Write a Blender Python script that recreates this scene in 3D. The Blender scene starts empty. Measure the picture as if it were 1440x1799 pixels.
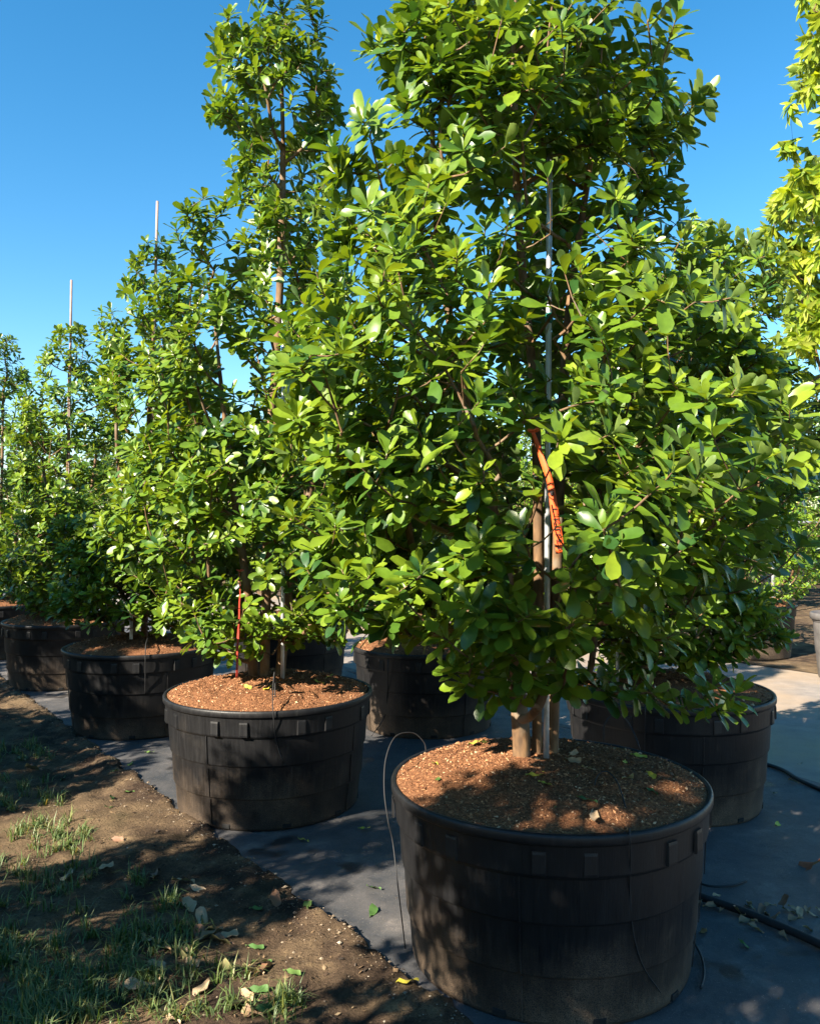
import bpy, math, random
import numpy as np
from mathutils import Vector, Matrix

# ------------------------------------------------------------------ camera, sky, sun
scene = bpy.context.scene
HC, F = 1.67, 1450.0                      # camera height (m), focal length in photo pixels
cam_d = bpy.data.cameras.new('camera')
cam_d.sensor_fit = 'VERTICAL'; cam_d.sensor_height = 36.0
cam_d.lens = 36.0 * F / 1799.0
cam_d.clip_start = 0.05; cam_d.clip_end = 2000
cam = bpy.data.objects.new('camera', cam_d)
scene.collection.objects.link(cam)
cam.location = (0, 0, HC)
cam.rotation_euler = (math.radians(90) + math.atan(24.5 / F), 0, 0)
scene.camera = cam

SUN_EL, SUN_AZ = 34.0, 226.0              # azimuth from +Y, clockwise
el, az = math.radians(SUN_EL), math.radians(SUN_AZ)
SUN = Vector((math.sin(az) * math.cos(el), math.cos(az) * math.cos(el), math.sin(el)))
world = bpy.data.worlds.new('World'); scene.world = world; world.use_nodes = True
wt = world.node_tree; wt.nodes.clear()
sky = wt.nodes.new('ShaderNodeTexSky'); sky.sky_type = 'NISHITA'; sky.sun_disc = False
sky.sun_elevation = el; sky.sun_rotation = az
sky.air_density = 1.0; sky.dust_density = 0.1; sky.ozone_density = 1.6; sky.altitude = 0
bg = wt.nodes.new('ShaderNodeBackground'); bg.inputs[1].default_value = 0.066
wo = wt.nodes.new('ShaderNodeOutputWorld')
hs = wt.nodes.new('ShaderNodeHueSaturation'); hs.inputs['Saturation'].default_value = 1.38; hs.inputs['Hue'].default_value = 0.492
wt.links.new(sky.outputs[0], hs.inputs['Color']); wt.links.new(hs.outputs[0], bg.inputs[0]); wt.links.new(bg.outputs[0], wo.inputs[0])
sl = bpy.data.lights.new('sun', 'SUN'); sl.energy = 5.0; sl.angle = math.radians(0.53); sl.color = (1.0, 0.90, 0.74)
so = bpy.data.objects.new('sun', sl); scene.collection.objects.link(so)
so.rotation_euler = SUN.to_track_quat('Z', 'Y').to_euler(); so.location = SUN * 30
vs = scene.view_settings
vs.view_transform = 'Standard'; vs.look = 'None'; vs.gamma = 1.0; vs.use_curve_mapping = False; vs.exposure = 1.95
scene.cycles.max_bounces = 8; scene.cycles.transparent_max_bounces = 4
scene.cycles.use_denoising = True

# ------------------------------------------------------------------ helpers
COL = scene.collection
E = np.array([-0.597, 0.802]); N = np.array([-0.802, -0.597]); E0 = np.array([-0.841, 4.204])
def perp(x, y): return (x - E0[0]) * N[0] + (y - E0[1]) * N[1]      # >0 on the dirt side of the fabric edge
def P(px, py, Z): return np.array([(px - 720) / F * Z, Z, HC - (py - 924) / F * Z])
def G(px, py, z=0.0):
    Z = (HC - z) * F / (py - 924); return np.array([(px - 720) / F * Z, Z, z])

def tag(o, label=None, cat=None, group=None, kind=None):
    if label: o['label'] = label
    if cat: o['category'] = cat
    if group: o['group'] = group
    if kind: o['kind'] = kind
    return o
def link(name, data, parent=None, mat=None):
    o = bpy.data.objects.new(name, data); COL.objects.link(o)
    if mat is not None and data is not None:
        data.materials.clear(); data.materials.append(mat)
    if parent is not None: o.parent = parent
    return o
def empty(name, loc=(0, 0, 0), rz=0):
    o = bpy.data.objects.new(name, None); COL.objects.link(o)
    o.location = loc; o.rotation_euler = (0, 0, rz); o.empty_display_size = 0.1
    return o
def copy_tree(o, parent=None, skip=()):
    c = o.copy(); COL.objects.link(c); c.parent = parent
    for ch in [k for k in KIDS(o) if k.name.split('.')[0] not in skip]: copy_tree(ch, c, skip)
    return c
def KIDS(o): return list(o.children)

def np_mesh(name, V, T, smooth=True, col=None):
    """triangle (n,3) or quad (n,4) mesh from numpy arrays"""
    me = bpy.data.meshes.new(name)
    V = np.asarray(V, np.float32); T = np.asarray(T, np.int32)
    k = T.shape[1]
    me.vertices.add(len(V)); me.vertices.foreach_set('co', V.ravel())
    me.loops.add(T.size); me.loops.foreach_set('vertex_index', T.ravel())
    me.polygons.add(len(T)); me.polygons.foreach_set('loop_start', np.arange(0, T.size, k, dtype=np.int32))
    me.polygons.foreach_set('use_smooth', np.full(len(T), smooth))
    me.update(calc_edges=True)
    if col is not None:
        a = me.color_attributes.new('tint', 'FLOAT_COLOR', 'POINT')
        c4 = np.ones((len(V), 4), np.float32); c4[:, :3] = col
        a.data.foreach_set('color', c4.ravel())
    return me

def lathe(profile, seg=96):
    pr = np.array(profile); m = len(pr); a = np.linspace(0, 2 * math.pi, seg, endpoint=False)
    V = np.stack([np.outer(np.cos(a), pr[:, 0]), np.outer(np.sin(a), pr[:, 0]), np.tile(pr[:, 1], (seg, 1))], -1).reshape(-1, 3)
    i = np.arange(seg)[:, None]; j = np.arange(m - 1)[None, :]; i2 = (i + 1) % seg
    Q = np.stack([i * m + j, i2 * m + j, i2 * m + j + 1, i * m + j + 1], -1).reshape(-1, 4)
    return V, Q

def catmull(pts, n=8):
    p = np.array(pts, float); p = np.vstack([2 * p[0] - p[1], p, 2 * p[-1] - p[-2]]); out = []
    for i in range(1, len(p) - 2):
        for t in np.linspace(0, 1, n, endpoint=False):
            out.append(0.5 * (2 * p[i] + (p[i + 1] - p[i - 1]) * t + (2 * p[i - 1] - 5 * p[i] + 4 * p[i + 1] - p[i + 2]) * t * t
                              + (3 * p[i] - p[i - 1] - 3 * p[i + 1] + p[i + 2]) * t ** 3))
    out.append(p[-2]); return np.array(out)

def tube(pts, r, sides=8):
    pts = np.array(pts, float); n = len(pts); d = np.gradient(pts, axis=0); d /= np.linalg.norm(d, axis=1)[:, None] + 1e-9
    r = np.broadcast_to(np.asarray(r, float), (n,))
    u = np.cross(d, [0.31, 0.17, 0.93]); u /= np.linalg.norm(u, axis=1)[:, None] + 1e-9
    v = np.cross(d, u); a = np.linspace(0, 2 * math.pi, sides, endpoint=False)
    V = pts[:, None] + r[:, None, None] * (u[:, None] * np.cos(a)[None, :, None] + v[:, None] * np.sin(a)[None, :, None])
    V = V.reshape(-1, 3)
    i = np.arange(n - 1)[:, None] * sides; j = np.arange(sides)[None, :]; j2 = (j + 1) % sides
    Q = np.stack([i + j, i + j2, i + sides + j2, i + sides + j], -1).reshape(-1, 4)
    Q = np.vstack([Q[:, [0, 1, 2, 3]]])
    T = np.vstack([Q[:, [0, 1, 2]], Q[:, [0, 2, 3]]])
    c0 = len(V); V = np.vstack([V, pts[:1], pts[-1:]])
    jj = np.arange(sides); T = np.vstack([T, np.stack([np.full(sides, c0), (jj + 1) % sides, jj], -1),
                                         np.stack([np.full(sides, c0 + 1), (n - 1) * sides + jj, (n - 1) * sides + (jj + 1) % sides], -1)])
    return V, T
def box(cx, cy, cz, sx, sy, sz):
    V = np.array([[x, y, z] for x in (-1, 1) for y in (-1, 1) for z in (-1, 1)], float) * 0.5 * [sx, sy, sz] + [cx, cy, cz]
    Q = np.array([[0, 1, 3, 2], [4, 6, 7, 5], [0, 4, 5, 1], [2, 3, 7, 6], [0, 2, 6, 4], [1, 5, 7, 3]])
    return V, Q

class Noise3:
    """cheap smooth 3-D noise, a sum of random plane waves, roughly in -1..1"""
    def __init__(s, seed, freq, n=14):
        r = np.random.default_rng(seed); k = r.normal(size=(n, 3)); k /= np.linalg.norm(k, axis=1)[:, None]
        s.k = k * freq * r.uniform(0.6, 1.5, (n, 1)) * 2 * math.pi; s.p = r.uniform(0, 6.28, n); s.n = n
    def __call__(s, X): return np.sin(np.asarray(X) @ s.k.T + s.p).sum(-1) / math.sqrt(s.n / 2) * 0.6

# ------------------------------------------------------------------ materials
def mat(name):
    m = bpy.data.materials.new(name); m.use_nodes = True
    nt = m.node_tree; nt.nodes.clear()
    out = nt.nodes.new('ShaderNodeOutputMaterial'); b = nt.nodes.new('ShaderNodeBsdfPrincipled')
    nt.links.new(b.outputs[0], out.inputs[0])
    return m, nt, b, out
def nd(nt, t, **kw):
    n = nt.nodes.new(t)
    for k, v in kw.items():
        if k.startswith('i_'):
            n.inputs[int(k[2:]) if k[2:].isdigit() else k[2:]].default_value = v
        else: setattr(n, k, v)
    return n
def noise(nt, vec, scale, detail=4, rough=0.55):
    n = nd(nt, 'ShaderNodeTexNoise'); n.inputs['Scale'].default_value = scale
    n.inputs['Detail'].default_value = detail; n.inputs['Roughness'].default_value = rough
    if vec is not None: nt.links.new(vec, n.inputs['Vector'])
    return n.outputs['Fac']
def ramp(nt, fac, stops):
    r = nd(nt, 'ShaderNodeValToRGB'); e = r.color_ramp.elements
    while len(e) < len(stops): e.new(0.5)
    for k, (p, c) in enumerate(stops):
        e[k].position = p; e[k].color = (*c, 1) if not np.isscalar(c) else (c, c, c, 1)
    nt.links.new(fac, r.inputs[0]); return r.outputs[0]
def mix(nt, fac, a, b, mode='MIX'):
    m = nd(nt, 'ShaderNodeMix', data_type='RGBA', blend_type=mode)
    for sock, v in ((m.inputs[0], fac), (m.inputs[6], a), (m.inputs[7], b)):
        if hasattr(v, 'is_linked'): nt.links.new(v, sock)
        elif np.isscalar(v): sock.default_value = v
        else: sock.default_value = (*v, 1)
    return m.outputs[2]
def math_(nt, op, a, b=None):
    m = nd(nt, 'ShaderNodeMath', operation=op)
    for s, v in zip(m.inputs, (a, b)):
        if v is None: continue
        if hasattr(v, 'is_linked'): nt.links.new(v, s)
        else: s.default_value = v
    return m.outputs[0]
def bump(nt, b, h, strength=0.5, dist=0.01):
    n = nd(nt, 'ShaderNodeBump'); n.inputs['Strength'].default_value = strength; n.inputs['Distance'].default_value = dist
    nt.links.new(h, n.inputs['Height']); nt.links.new(n.outputs[0], b.inputs['Normal'])
def coords(nt, which='Object'):
    return nd(nt, 'ShaderNodeTexCoord').outputs[which]
def worldpos(nt): return nd(nt, 'ShaderNodeNewGeometry').outputs['Position']
def mapping(nt, vec, scale):
    m = nd(nt, 'ShaderNodeMapping'); m.inputs['Scale'].default_value = scale; nt.links.new(vec, m.inputs['Vector']); return m.outputs[0]

def leaf_material(name, trans=0.26, tr_gain=(2.0, 1.75, 0.5), rough=0.36):
    m, nt, b, out = mat(name)
    at = nd(nt, 'ShaderNodeAttribute', attribute_name='tint').outputs['Color']
    geo = nd(nt, 'ShaderNodeNewGeometry')
    under = mix(nt, 0.55, at, (0.16, 0.22, 0.085))
    c = mix(nt, geo.outputs['Backfacing'], at, under)
    nz = noise(nt, worldpos(nt), 42.0, 2)
    c = mix(nt, 1.0, c, ramp(nt, nz, [(0.3, 0.86), (0.7, 1.14)]), 'MULTIPLY')
    nt.links.new(c, b.inputs['Base Color'])
    b.inputs['Roughness'].default_value = rough; b.inputs['Specular IOR Level'].default_value = 0.5
    t = nd(nt, 'ShaderNodeBsdfTranslucent')
    nt.links.new(mix(nt, 1.0, at, tr_gain, 'MULTIPLY'), t.inputs[0])
    ms = nd(nt, 'ShaderNodeMixShader'); ms.inputs[0].default_value = trans
    nt.links.new(b.outputs[0], ms.inputs[1]); nt.links.new(t.outputs[0], ms.inputs[2]); nt.links.new(ms.outputs[0], out.inputs[0])
    return m
M = {}
M['leaf'] = leaf_material('leaf')
M['leaf_yellow'] = leaf_material('leaf_yellow', 0.42, (1.5, 1.35, 0.6), 0.5)
M['grass'] = leaf_material('grass', 0.3, (1.6, 1.4, 0.6), 0.5)
M['litter'] = leaf_material('litter', 0.08, (1, 1, 1), 0.7)

def bark():
    m, nt, b, o = mat('bark'); v = worldpos(nt)
    n1 = noise(nt, mapping(nt, v, (1, 1, 0.35)), 30, 6); n2 = noise(nt, v, 7, 3)
    c = ramp(nt, n1, [(0.3, (0.065, 0.036, 0.017)), (0.55, (0.15, 0.082, 0.036)), (0.75, (0.25, 0.145, 0.066))])
    c = mix(nt, ramp(nt, n2, [(0.52, 0.0), (0.68, 0.6)]), c, (0.19, 0.165, 0.125))
    nt.links.new(c, b.inputs['Base Color']); b.inputs['Roughness'].default_value = 0.8
    bump(nt, b, n1, 0.6, 0.006); return m
M['bark'] = bark()

def pot_mat():
    m, nt, b, o = mat('pot_plastic'); v = coords(nt)
    sx = nd(nt, 'ShaderNodeSeparateXYZ'); w = worldpos(nt); nt.links.new(w, sx.inputs[0]); z = sx.outputs[2]
    streak = noise(nt, mapping(nt, w, (1, 1, 0.06)), 60, 5, 0.7)
    blot = noise(nt, w, 5.0, 5, 0.6); fine = noise(nt, w, 300, 3, 0.75)
    base = ramp(nt, streak, [(0.3, (0.005, 0.005, 0.006)), (0.6, (0.010, 0.010, 0.011)), (0.85, (0.026, 0.025, 0.026))])
    # mud splashed up from the ground: thick at the foot, ragged upper edge
    zz = math_(nt, 'SUBTRACT', math_(nt, 'ADD', math_(nt, 'MULTIPLY', blot, 0.55), math_(nt, 'MULTIPLY', streak, 0.16)), z)
    mud = ramp(nt, math_(nt, 'ADD', zz, 0.5), [(0.52, 0.0), (0.68, 0.30), (0.86, 0.85)])
    mud = math_(nt, 'MULTIPLY', math_(nt, 'MULTIPLY', mud, ramp(nt, fine, [(0.40, 0.06), (0.60, 1.0)])), ramp(nt, noise(nt, w, 1.6, 3, 0.5), [(0.36, 0.25), (0.58, 1.0)]))
    c = mix(nt, mud, base, (0.24, 0.165, 0.105))
    dust = math_(nt, 'MULTIPLY', ramp(nt, blot, [(0.52, 0.0), (0.78, 0.20)]), ramp(nt, fine, [(0.42, 0.0), (0.62, 1.0)]))
    c = mix(nt, dust, c, (0.20, 0.17, 0.14))
    nt.links.new(c, b.inputs['Base Color'])
    r = math_(nt, 'ADD', math_(nt, 'MULTIPLY', mud, 0.45), ramp(nt, streak, [(0.3, 0.42), (0.8, 0.6)]))
    nt.links.new(r, b.inputs['Roughness']); b.inputs['Specular IOR Level'].default_value = 0.35
    bump(nt, b, math_(nt, 'ADD', streak, math_(nt, 'MULTIPLY', blot, 1.5)), 0.35, 0.004); return m
M['pot'] = pot_mat()
def soil_mat():
    m, nt, b, o = mat('soil_mulch'); w = worldpos(nt)
    n = noise(nt, w, 95, 5, 0.75); n2 = noise(nt, w, 4, 3); n3 = noise(nt, w, 260, 2)
    c = ramp(nt, n, [(0.3, (0.055, 0.024, 0.012)), (0.5, (0.17, 0.074, 0.034)), (0.66, (0.31, 0.15, 0.07)), (0.8, (0.44, 0.25, 0.13))])
    c = mix(nt, ramp(nt, n2, [(0.4, 0.0), (0.7, 0.5)]), c, mix(nt, 1.0, c, (0.62, 0.58, 0.55), 'MULTIPLY'))
    nt.links.new(c, b.inputs['Base Color']); b.inputs['Roughness'].default_value = 0.95
    b.inputs['Specular IOR Level'].default_value = 0.15
    bump(nt, b, math_(nt, 'ADD', n, math_(nt, 'MULTIPLY', n3, 0.5)), 0.9, 0.008); return m
M['soil'] = soil_mat()
def chip_mat():
    m, nt, b, o = mat('mulch_chip')
    at = nd(nt, 'ShaderNodeAttribute', attribute_name='tint').outputs['Color']
    nt.links.new(at, b.inputs['Base Color']); b.inputs['Roughness'].default_value = 0.9; b.inputs['Specular IOR Level'].default_value = 0.2; return m
M['chip'] = chip_mat()
def fabric_mat():
    m, nt, b, o = mat('weed_cloth'); w = worldpos(nt)
    big = noise(nt, w, 0.9, 5, 0.6); mid = noise(nt, w, 4.5, 6, 0.65); fine = noise(nt, w, 120, 3, 0.7)
    wv = nd(nt, 'ShaderNodeTexWave', wave_type='BANDS', bands_direction='X'); wv.inputs['Scale'].default_value = 90; wv.inputs['Distortion'].default_value = 0.4
    mp = nd(nt, 'ShaderNodeMapping'); mp.inputs['Rotation'].default_value = (0, 0, math.radians(-36.7)); nt.links.new(w, mp.inputs['Vector']); nt.links.new(mp.outputs[0], wv.inputs['Vector'])
    c = ramp(nt, wv.outputs['Fac'], [(0.2, (0.018, 0.021, 0.026)), (0.8, (0.038, 0.043, 0.051))])
    dust = math_(nt, 'MULTIPLY', ramp(nt, math_(nt, 'ADD', math_(nt, 'MULTIPLY', big, 0.5), math_(nt, 'MULTIPLY', mid, 0.5)), [(0.40, 0.03), (0.56, 0.28), (0.70, 0.95)]), ramp(nt, fine, [(0.3, 0.55), (0.62, 1.0)]))
    c = mix(nt, dust, c, (0.25, 0.215, 0.19))
    grit = ramp(nt, noise(nt, w, 210, 2, 0.5), [(0.69, 0.0), (0.73, 0.8)])
    c = mix(nt, grit, c, (0.42, 0.36, 0.29))
    wet = ramp(nt, noise(nt, w, 2.3, 4, 0.5), [(0.60, 0.0), (0.66, 1.0)])
    c = mix(nt, math_(nt, 'MULTIPLY', wet, 0.75), c, (0.012, 0.012, 0.013))
    nt.links.new(c, b.inputs['Base Color'])
    nt.links.new(ramp(nt, wet, [(0.0, 0.66), (1.0, 0.34)]), b.inputs['Roughness'])
    bump(nt, b, math_(nt, 'ADD', math_(nt, 'MULTIPLY', mid, 3.0), math_(nt, 'MULTIPLY', wv.outputs['Fac'], 0.1)), 0.5, 0.01); return m
M['fabric'] = fabric_mat()
def dirt_mat():
    m, nt, b, o = mat('dirt'); w = worldpos(nt)
    big = noise(nt, w, 0.8, 4, 0.6); mid = noise(nt, w, 5.5, 6, 0.65); fine = noise(nt, w, 90, 5, 0.75)
    c = ramp(nt, mid, [(0.32, (0.030, 0.019, 0.013)), (0.47, (0.065, 0.042, 0.028)), (0.60, (0.15, 0.100, 0.060)), (0.74, (0.34, 0.235, 0.125))])
    c = mix(nt, ramp(nt, big, [(0.46, 0.0), (0.66, 0.55)]), c, (0.30, 0.21, 0.115))
    c = mix(nt, 1.0, c, ramp(nt, fine, [(0.25, 0.45), (0.5, 1.0), (0.75, 1.5)]), 'MULTIPLY')
    moss = ramp(nt, noise(nt, w, 2.6, 4), [(0.58, 0.0), (0.70, 0.35)])
    c = mix(nt, moss, c, (0.070, 0.066, 0.030))
    nt.links.new(c, b.inputs['Base Color']); b.inputs['Roughness'].default_value = 0.95; b.inputs['Specular IOR Level'].default_value = 0.15
    bump(nt, b, math_(nt, 'ADD', mid, math_(nt, 'MULTIPLY', fine, 0.8)), 1.0, 0.03); return m
M['dirt'] = dirt_mat()
def road_mat():
    m, nt, b, o = mat('road_surface'); w = worldpos(nt)
    big = noise(nt, w, 0.5, 5, 0.6); mid = noise(nt, w, 6, 5); fine = noise(nt, w, 140, 4, 0.7)
    c = ramp(nt, mid, [(0.3, (0.17, 0.148, 0.132)), (0.6, (0.24, 0.205, 0.178)), (0.8, (0.32, 0.255, 0.205))])
    c = mix(nt, ramp(nt, big, [(0.47, 0.0), (0.66, 0.8)]), c, (0.34, 0.235, 0.135))
    c = mix(nt, 1.0, c, ramp(nt, fine, [(0.25, 0.72), (0.7, 1.15)]), 'MULTIPLY')
    nt.links.new(c, b.inputs['Base Color']); b.inputs['Roughness'].default_value = 0.9; bump(nt, b, fine, 0.5, 0.006); return m
M['road'] = road_mat()
def plain(name, col, rough=0.5, metal=0.0, var=0.25, scale=40, spec=0.5):
    m, nt, b, o = mat(name); n = noise(nt, worldpos(nt), scale, 4)
    c = mix(nt, 1.0, col, ramp(nt, n, [(0.25, 1 - var), (0.75, 1 + var)]), 'MULTIPLY')
    nt.links.new(c, b.inputs['Base Color']); b.inputs['Roughness'].default_value = rough; b.inputs['Metallic'].default_value = metal
    b.inputs['Specular IOR Level'].default_value = spec; return m
M['metal'] = plain('galvanised_metal', (0.50, 0.51, 0.52), 0.42, 0.6, 0.25, 18)
M['pinkstake'] = plain('weathered_stake', (0.27, 0.19, 0.165), 0.7, 0.0, 0.2, 18)
M['tie'] = plain('green_tie', (0.01, 0.16, 0.13), 0.5)
M['orange'] = plain('orange_tape', (0.85, 0.12, 0.03), 0.45, 0, 0.15, 30)
M['red'] = plain('red_tape', (0.34, 0.03, 0.014), 0.5, 0, 0.15, 30)
M['ink'] = plain('black_ink', (0.02, 0.012, 0.012), 0.6)
M['tube'] = plain('black_tube', (0.012, 0.012, 0.013), 0.65, 0, 0.3, 60)
M['hole_shade'] = plain('drain_shade', (0.006, 0.006, 0.006), 0.9)  # near-black colour standing for the shade inside drain holes
M['greypot'] = plain('grey_pot_plastic', (0.10, 0.09, 0.085), 0.6, 0, 0.35, 9)

# ------------------------------------------------------------------ setting: ground, fabric, road
def strip_sheet(name, p0, p1, t0, t1, z, mt, n_p=2, n_t=2, zf=None, edge=None):
    pp = np.linspace(p0, p1, n_p); tt = np.linspace(t0, t1, n_t)
    A, B = np.meshgrid(pp, tt, indexing='ij')
    if edge is not None: A = A + edge(A, B)
    X = E0[0] + A * N[0] + B * E[0]; Y = E0[1] + A * N[1] + B * E[1]
    Zv = np.full_like(X, z) if zf is None else zf(A, B, X, Y)
    V = np.stack([X, Y, Zv], -1).reshape(-1, 3)
    i = np.arange(n_p - 1)[:, None] * n_t; j = np.arange(n_t - 1)[None, :]
    Q = np.stack([i + j, i + j + 1, i + n_t + j + 1, i + n_t + j], -1).reshape(-1, 4)
    Q = Q[:, ::-1] if True else Q
    me = np_mesh(name, V, Q)
    if me.polygons[0].normal.z < 0: me.flip_normals()
    return tag(link(name, me, None, mt), kind='structure')

V, Q = box(0, 0, -0.06, 2, 2, 0.02)
gme = np_mesh('ground', [[-400, -400, -0.05], [400, -400, -0.05], [400, 400, -0.05], [-400, 400, -0.05]], [[0, 1, 2, 3]])
tag(link('ground', gme, None, M['dirt']), kind='structure')
nzA = Noise3(11, 1.3); nzB = Noise3(12, 5.0); nzC = Noise3(13, 17.0)
def dirt_h(A, X, Y):
    q = np.stack([X, Y, np.zeros_like(X)], -1)
    h = 0.014 * nzA(q) + 0.008 * nzB(q) + 0.004 * nzC(q)
    lip = 0.022 * np.exp(-((A - 0.06) / 0.10) ** 2)
    e = A + 0.035 * nzB(q * 0.8) + 0.02 * nzC(q * 0.8)                 # ragged border that creeps over the cloth
    fall = np.clip((e + 0.03) / 0.05, 0, 1)
    return (0.012 + h + lip) * fall - 0.03 * (1 - fall)
strip_sheet('dirt_path', -0.12, 3.6, -6, 12, 0, M['dirt'], 120, 420, lambda A, B, X, Y: dirt_h(A, X, Y))
strip_sheet('dirt_verge', 3.6, 9.0, -14, 40, 0, M['dirt'], 40, 120, lambda A, B, X, Y: -0.01 + 0.014 * nzA(np.stack([X, Y, 0 * X], -1)))
strip_sheet('dirt_path_far', -0.12, 3.6, 12, 46, 0, M['dirt'], 30, 170, lambda A, B, X, Y: dirt_h(A, X, Y))
nzF = Noise3(21, 0.7); nzG = Noise3(22, 2.4)
def fab_h(A, B, X, Y):
    q = np.stack([X, Y, 0 * X], -1)
    r = np.abs(nzF(q)); return 0.006 + 0.004 * nzF(q) + 0.0025 * nzG(q) + 0.012 * np.exp(-(r / 0.05) ** 2) * np.clip(nzG(q * 0.5), 0, 1)
strip_sheet('weed_cloth', 0.02, -3.45, -9, 46, 0, M['fabric'], 60, 480, fab_h,
            edge=lambda A, B: np.where(A < -3.3, 0.12 * np.sin(B * 1.7) + 0.06 * np.sin(B * 5.1 + 1), 0))
strip_sheet('road', -3.15, -7.6, -16, 60, 0.0, M['road'], 20, 120, lambda A, B, X, Y: -0.006 + 0.004 * nzF(np.stack([X, Y, 0 * X], -1) * 0.5),
            edge=lambda A, B: np.where(A > -3.3, 0.10 * np.sin(B * 2.3 + 2), 0))
strip_sheet('far_verge', -7.45, -60, -40, 90, 0.0, M['dirt'], 30, 60, lambda A, B, X, Y: 0.0 + 0.01 * nzA(np.stack([X, Y, 0 * X], -1) * 0.3))

# ------------------------------------------------------------------ nursery pots
POT_H, POT_R = 0.615, 0.625
prof = [(0.0, 0.012), (0.500, 0.012), (0.513, 0.0), (0.532, 0.004), (0.537, 0.02), (0.550, 0.157), (0.5515, 0.160), (0.559, 0.1645), (0.5605, 0.169),
        (0.571, 0.325), (0.5725, 0.328), (0.580, 0.3325), (0.5815, 0.337), (0.590, 0.470), (0.592, 0.476), (0.603, 0.482), (0.605, 0.490), (0.609, 0.574), (0.6105, 0.578),
        (0.619, 0.581), (0.6225, 0.586), (0.623, 0.605), (0.620, 0.612), (0.614, POT_H), (0.606, POT_H - 0.001), (0.601, 0.609), (0.599, 0.55), (0.585, 0.45)]
ZS = 0.67 / 0.615
prof = [(r, z * ZS) for r, z in prof]
Vp, Qp = lathe(prof, 112)
# real plastic is never quite round
ang = np.arctan2(Vp[:, 1], Vp[:, 0])
Vp[:, :2] *= (1 + 0.006 * np.sin(2 * ang + 0.7) * np.clip(Vp[:, 2] / 0.5, 0, 1) + 0.003 * np.sin(5 * ang))[:, None]
pot_me = np_mesh('pot_body', Vp, Qp); pot_me.materials.append(M['pot'])
def bevel_block(w, d, h):
    V = []
    for z, s in ((0, 0.8), (0.12, 1), (0.88, 1), (1, 0.8)):
        for (x, y) in ((-0.5, 0), (-0.42, 1), (0.42, 1), (0.5, 0)): V.append((y * d * s, x * w, z * h))
    Q = []
    for k in range(3):
        for j in range(3): Q.append((k * 4 + j, k * 4 + j + 1, k * 4 + j + 5, k * 4 + j + 4))
    Q += [(3, 2, 1, 0), (12, 13, 14, 15)]
    return np.array(V, float), np.array(Q)
Vb, Qb = bevel_block(0.052, 0.010, 0.078); lug_me = np_mesh('lug', Vb, Qb, False); lug_me.materials.append(M['pot'])
if lug_me.polygons[1].normal.x < 0: lug_me.flip_normals()
Vb, Qb = bevel_block(0.006, 0.004, 0.145); rib_me = np_mesh('mould_seam', Vb, Qb, False); rib_me.materials.append(M['pot'])
if rib_me.polygons[1].normal.x < 0: rib_me.flip_normals()
Vb, Qb = bevel_block(0.050, 0.006, 0.024); drain_block_me = np_mesh('dark_drain_block', Vb, Qb, False); drain_block_me.materials.append(M['hole_shade'])  # raised block, no opening: the hole's shade is painted as its colour
if drain_block_me.polygons[1].normal.x < 0: drain_block_me.flip_normals()

def soil_mesh(seed, hi):
    nz1, nz2 = Noise3(seed, 2.2), Noise3(seed + 1, 9.0); nz3 = Noise3(seed + 2, 34.0)
    nr, ns = (60, 200) if hi else (18, 64)
    def hgt(x, y):
        r = np.hypot(x, y) / 0.598; q = np.stack([x, y, 0 * x], -1)
        return 0.6635 + 0.080 * (1 - r ** 2.4) + (0.011 * nz1(q) + 0.006 * nz2(q) + (0.0035 if hi else 0.0) * nz3(q)) * np.clip((1 - r) * 6, 0.15, 1)
    rr = np.linspace(0.0, 0.5975, nr); a = np.linspace(0, 2 * math.pi, ns, endpoint=False)
    R, A = np.meshgrid(rr, a, indexing='ij'); x, y = R * np.cos(A), R * np.sin(A)
    V = np.stack([x, y, hgt(x, y)], -1).reshape(-1, 3)
    i = np.arange(nr - 1)[:, None] * ns; j = np.arange(ns)[None, :]; j2 = (j + 1) % ns
    Q = np.stack([i + j, i + ns + j, i + ns + j2, i + j2], -1).reshape(-1, 4)
    me = np_mesh('soil', V, Q); me.materials.append(M['soil'])
    rg = np.random.default_rng(seed + 5); n = 19000 if hi else 1800
    r = 0.592 * np.sqrt(rg.random(n)); t = rg.random(n) * 6.283; px, py = r * np.cos(t), r * np.sin(t)
    L = rg.gamma(3.0, 0.0015, n).clip(0.0016, 0.013) * (1 if hi else 1.9); W = L * rg.uniform(0.25, 0.7, n); H = L * rg.uniform(0.1, 0.35, n)
    yaw = rg.random(n) * 6.283; pit = rg.normal(0, 0.45, n)
    d = np.stack([np.cos(yaw) * np.cos(pit), np.sin(yaw) * np.cos(pit), np.sin(pit)], -1)
    s = np.stack([-np.sin(yaw), np.cos(yaw), 0 * yaw], -1); u = np.cross(d, s)
    c = np.stack([px, py, hgt(px, py) + H * 0.7], -1)
    Vc = np.stack([c - d * L[:, None] - u * H[:, None], c + s * W[:, None] - u * H[:, None], c + d * L[:, None] - u * H[:, None], c - s * W[:, None] - u * H[:, None], c + u * H[:, None]], 1)
    base = np.arange(n)[:, None, None] * 5; T = base + np.array([[0, 1, 4], [1, 2, 4], [2, 3, 4], [3, 0, 4]])[None]
    pal = np.array([[0.10, 0.042, 0.02], [0.19, 0.082, 0.037], [0.27, 0.125, 0.056], [0.36, 0.185, 0.09], [0.48, 0.32, 0.19], [0.14, 0.055, 0.026]])
    k = rg.choice(6, n, p=[0.2, 0.3, 0.22, 0.13, 0.05, 0.10]); col = np.repeat(pal[k] * rg.uniform(0.8, 1.2, (n, 1)), 5, 0)
    cm = np_mesh('mulch_chips', Vc.reshape(-1, 3), T.reshape(-1, 3), False, col); cm.materials.append(M['chip'])
    return me, cm, hgt
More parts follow.
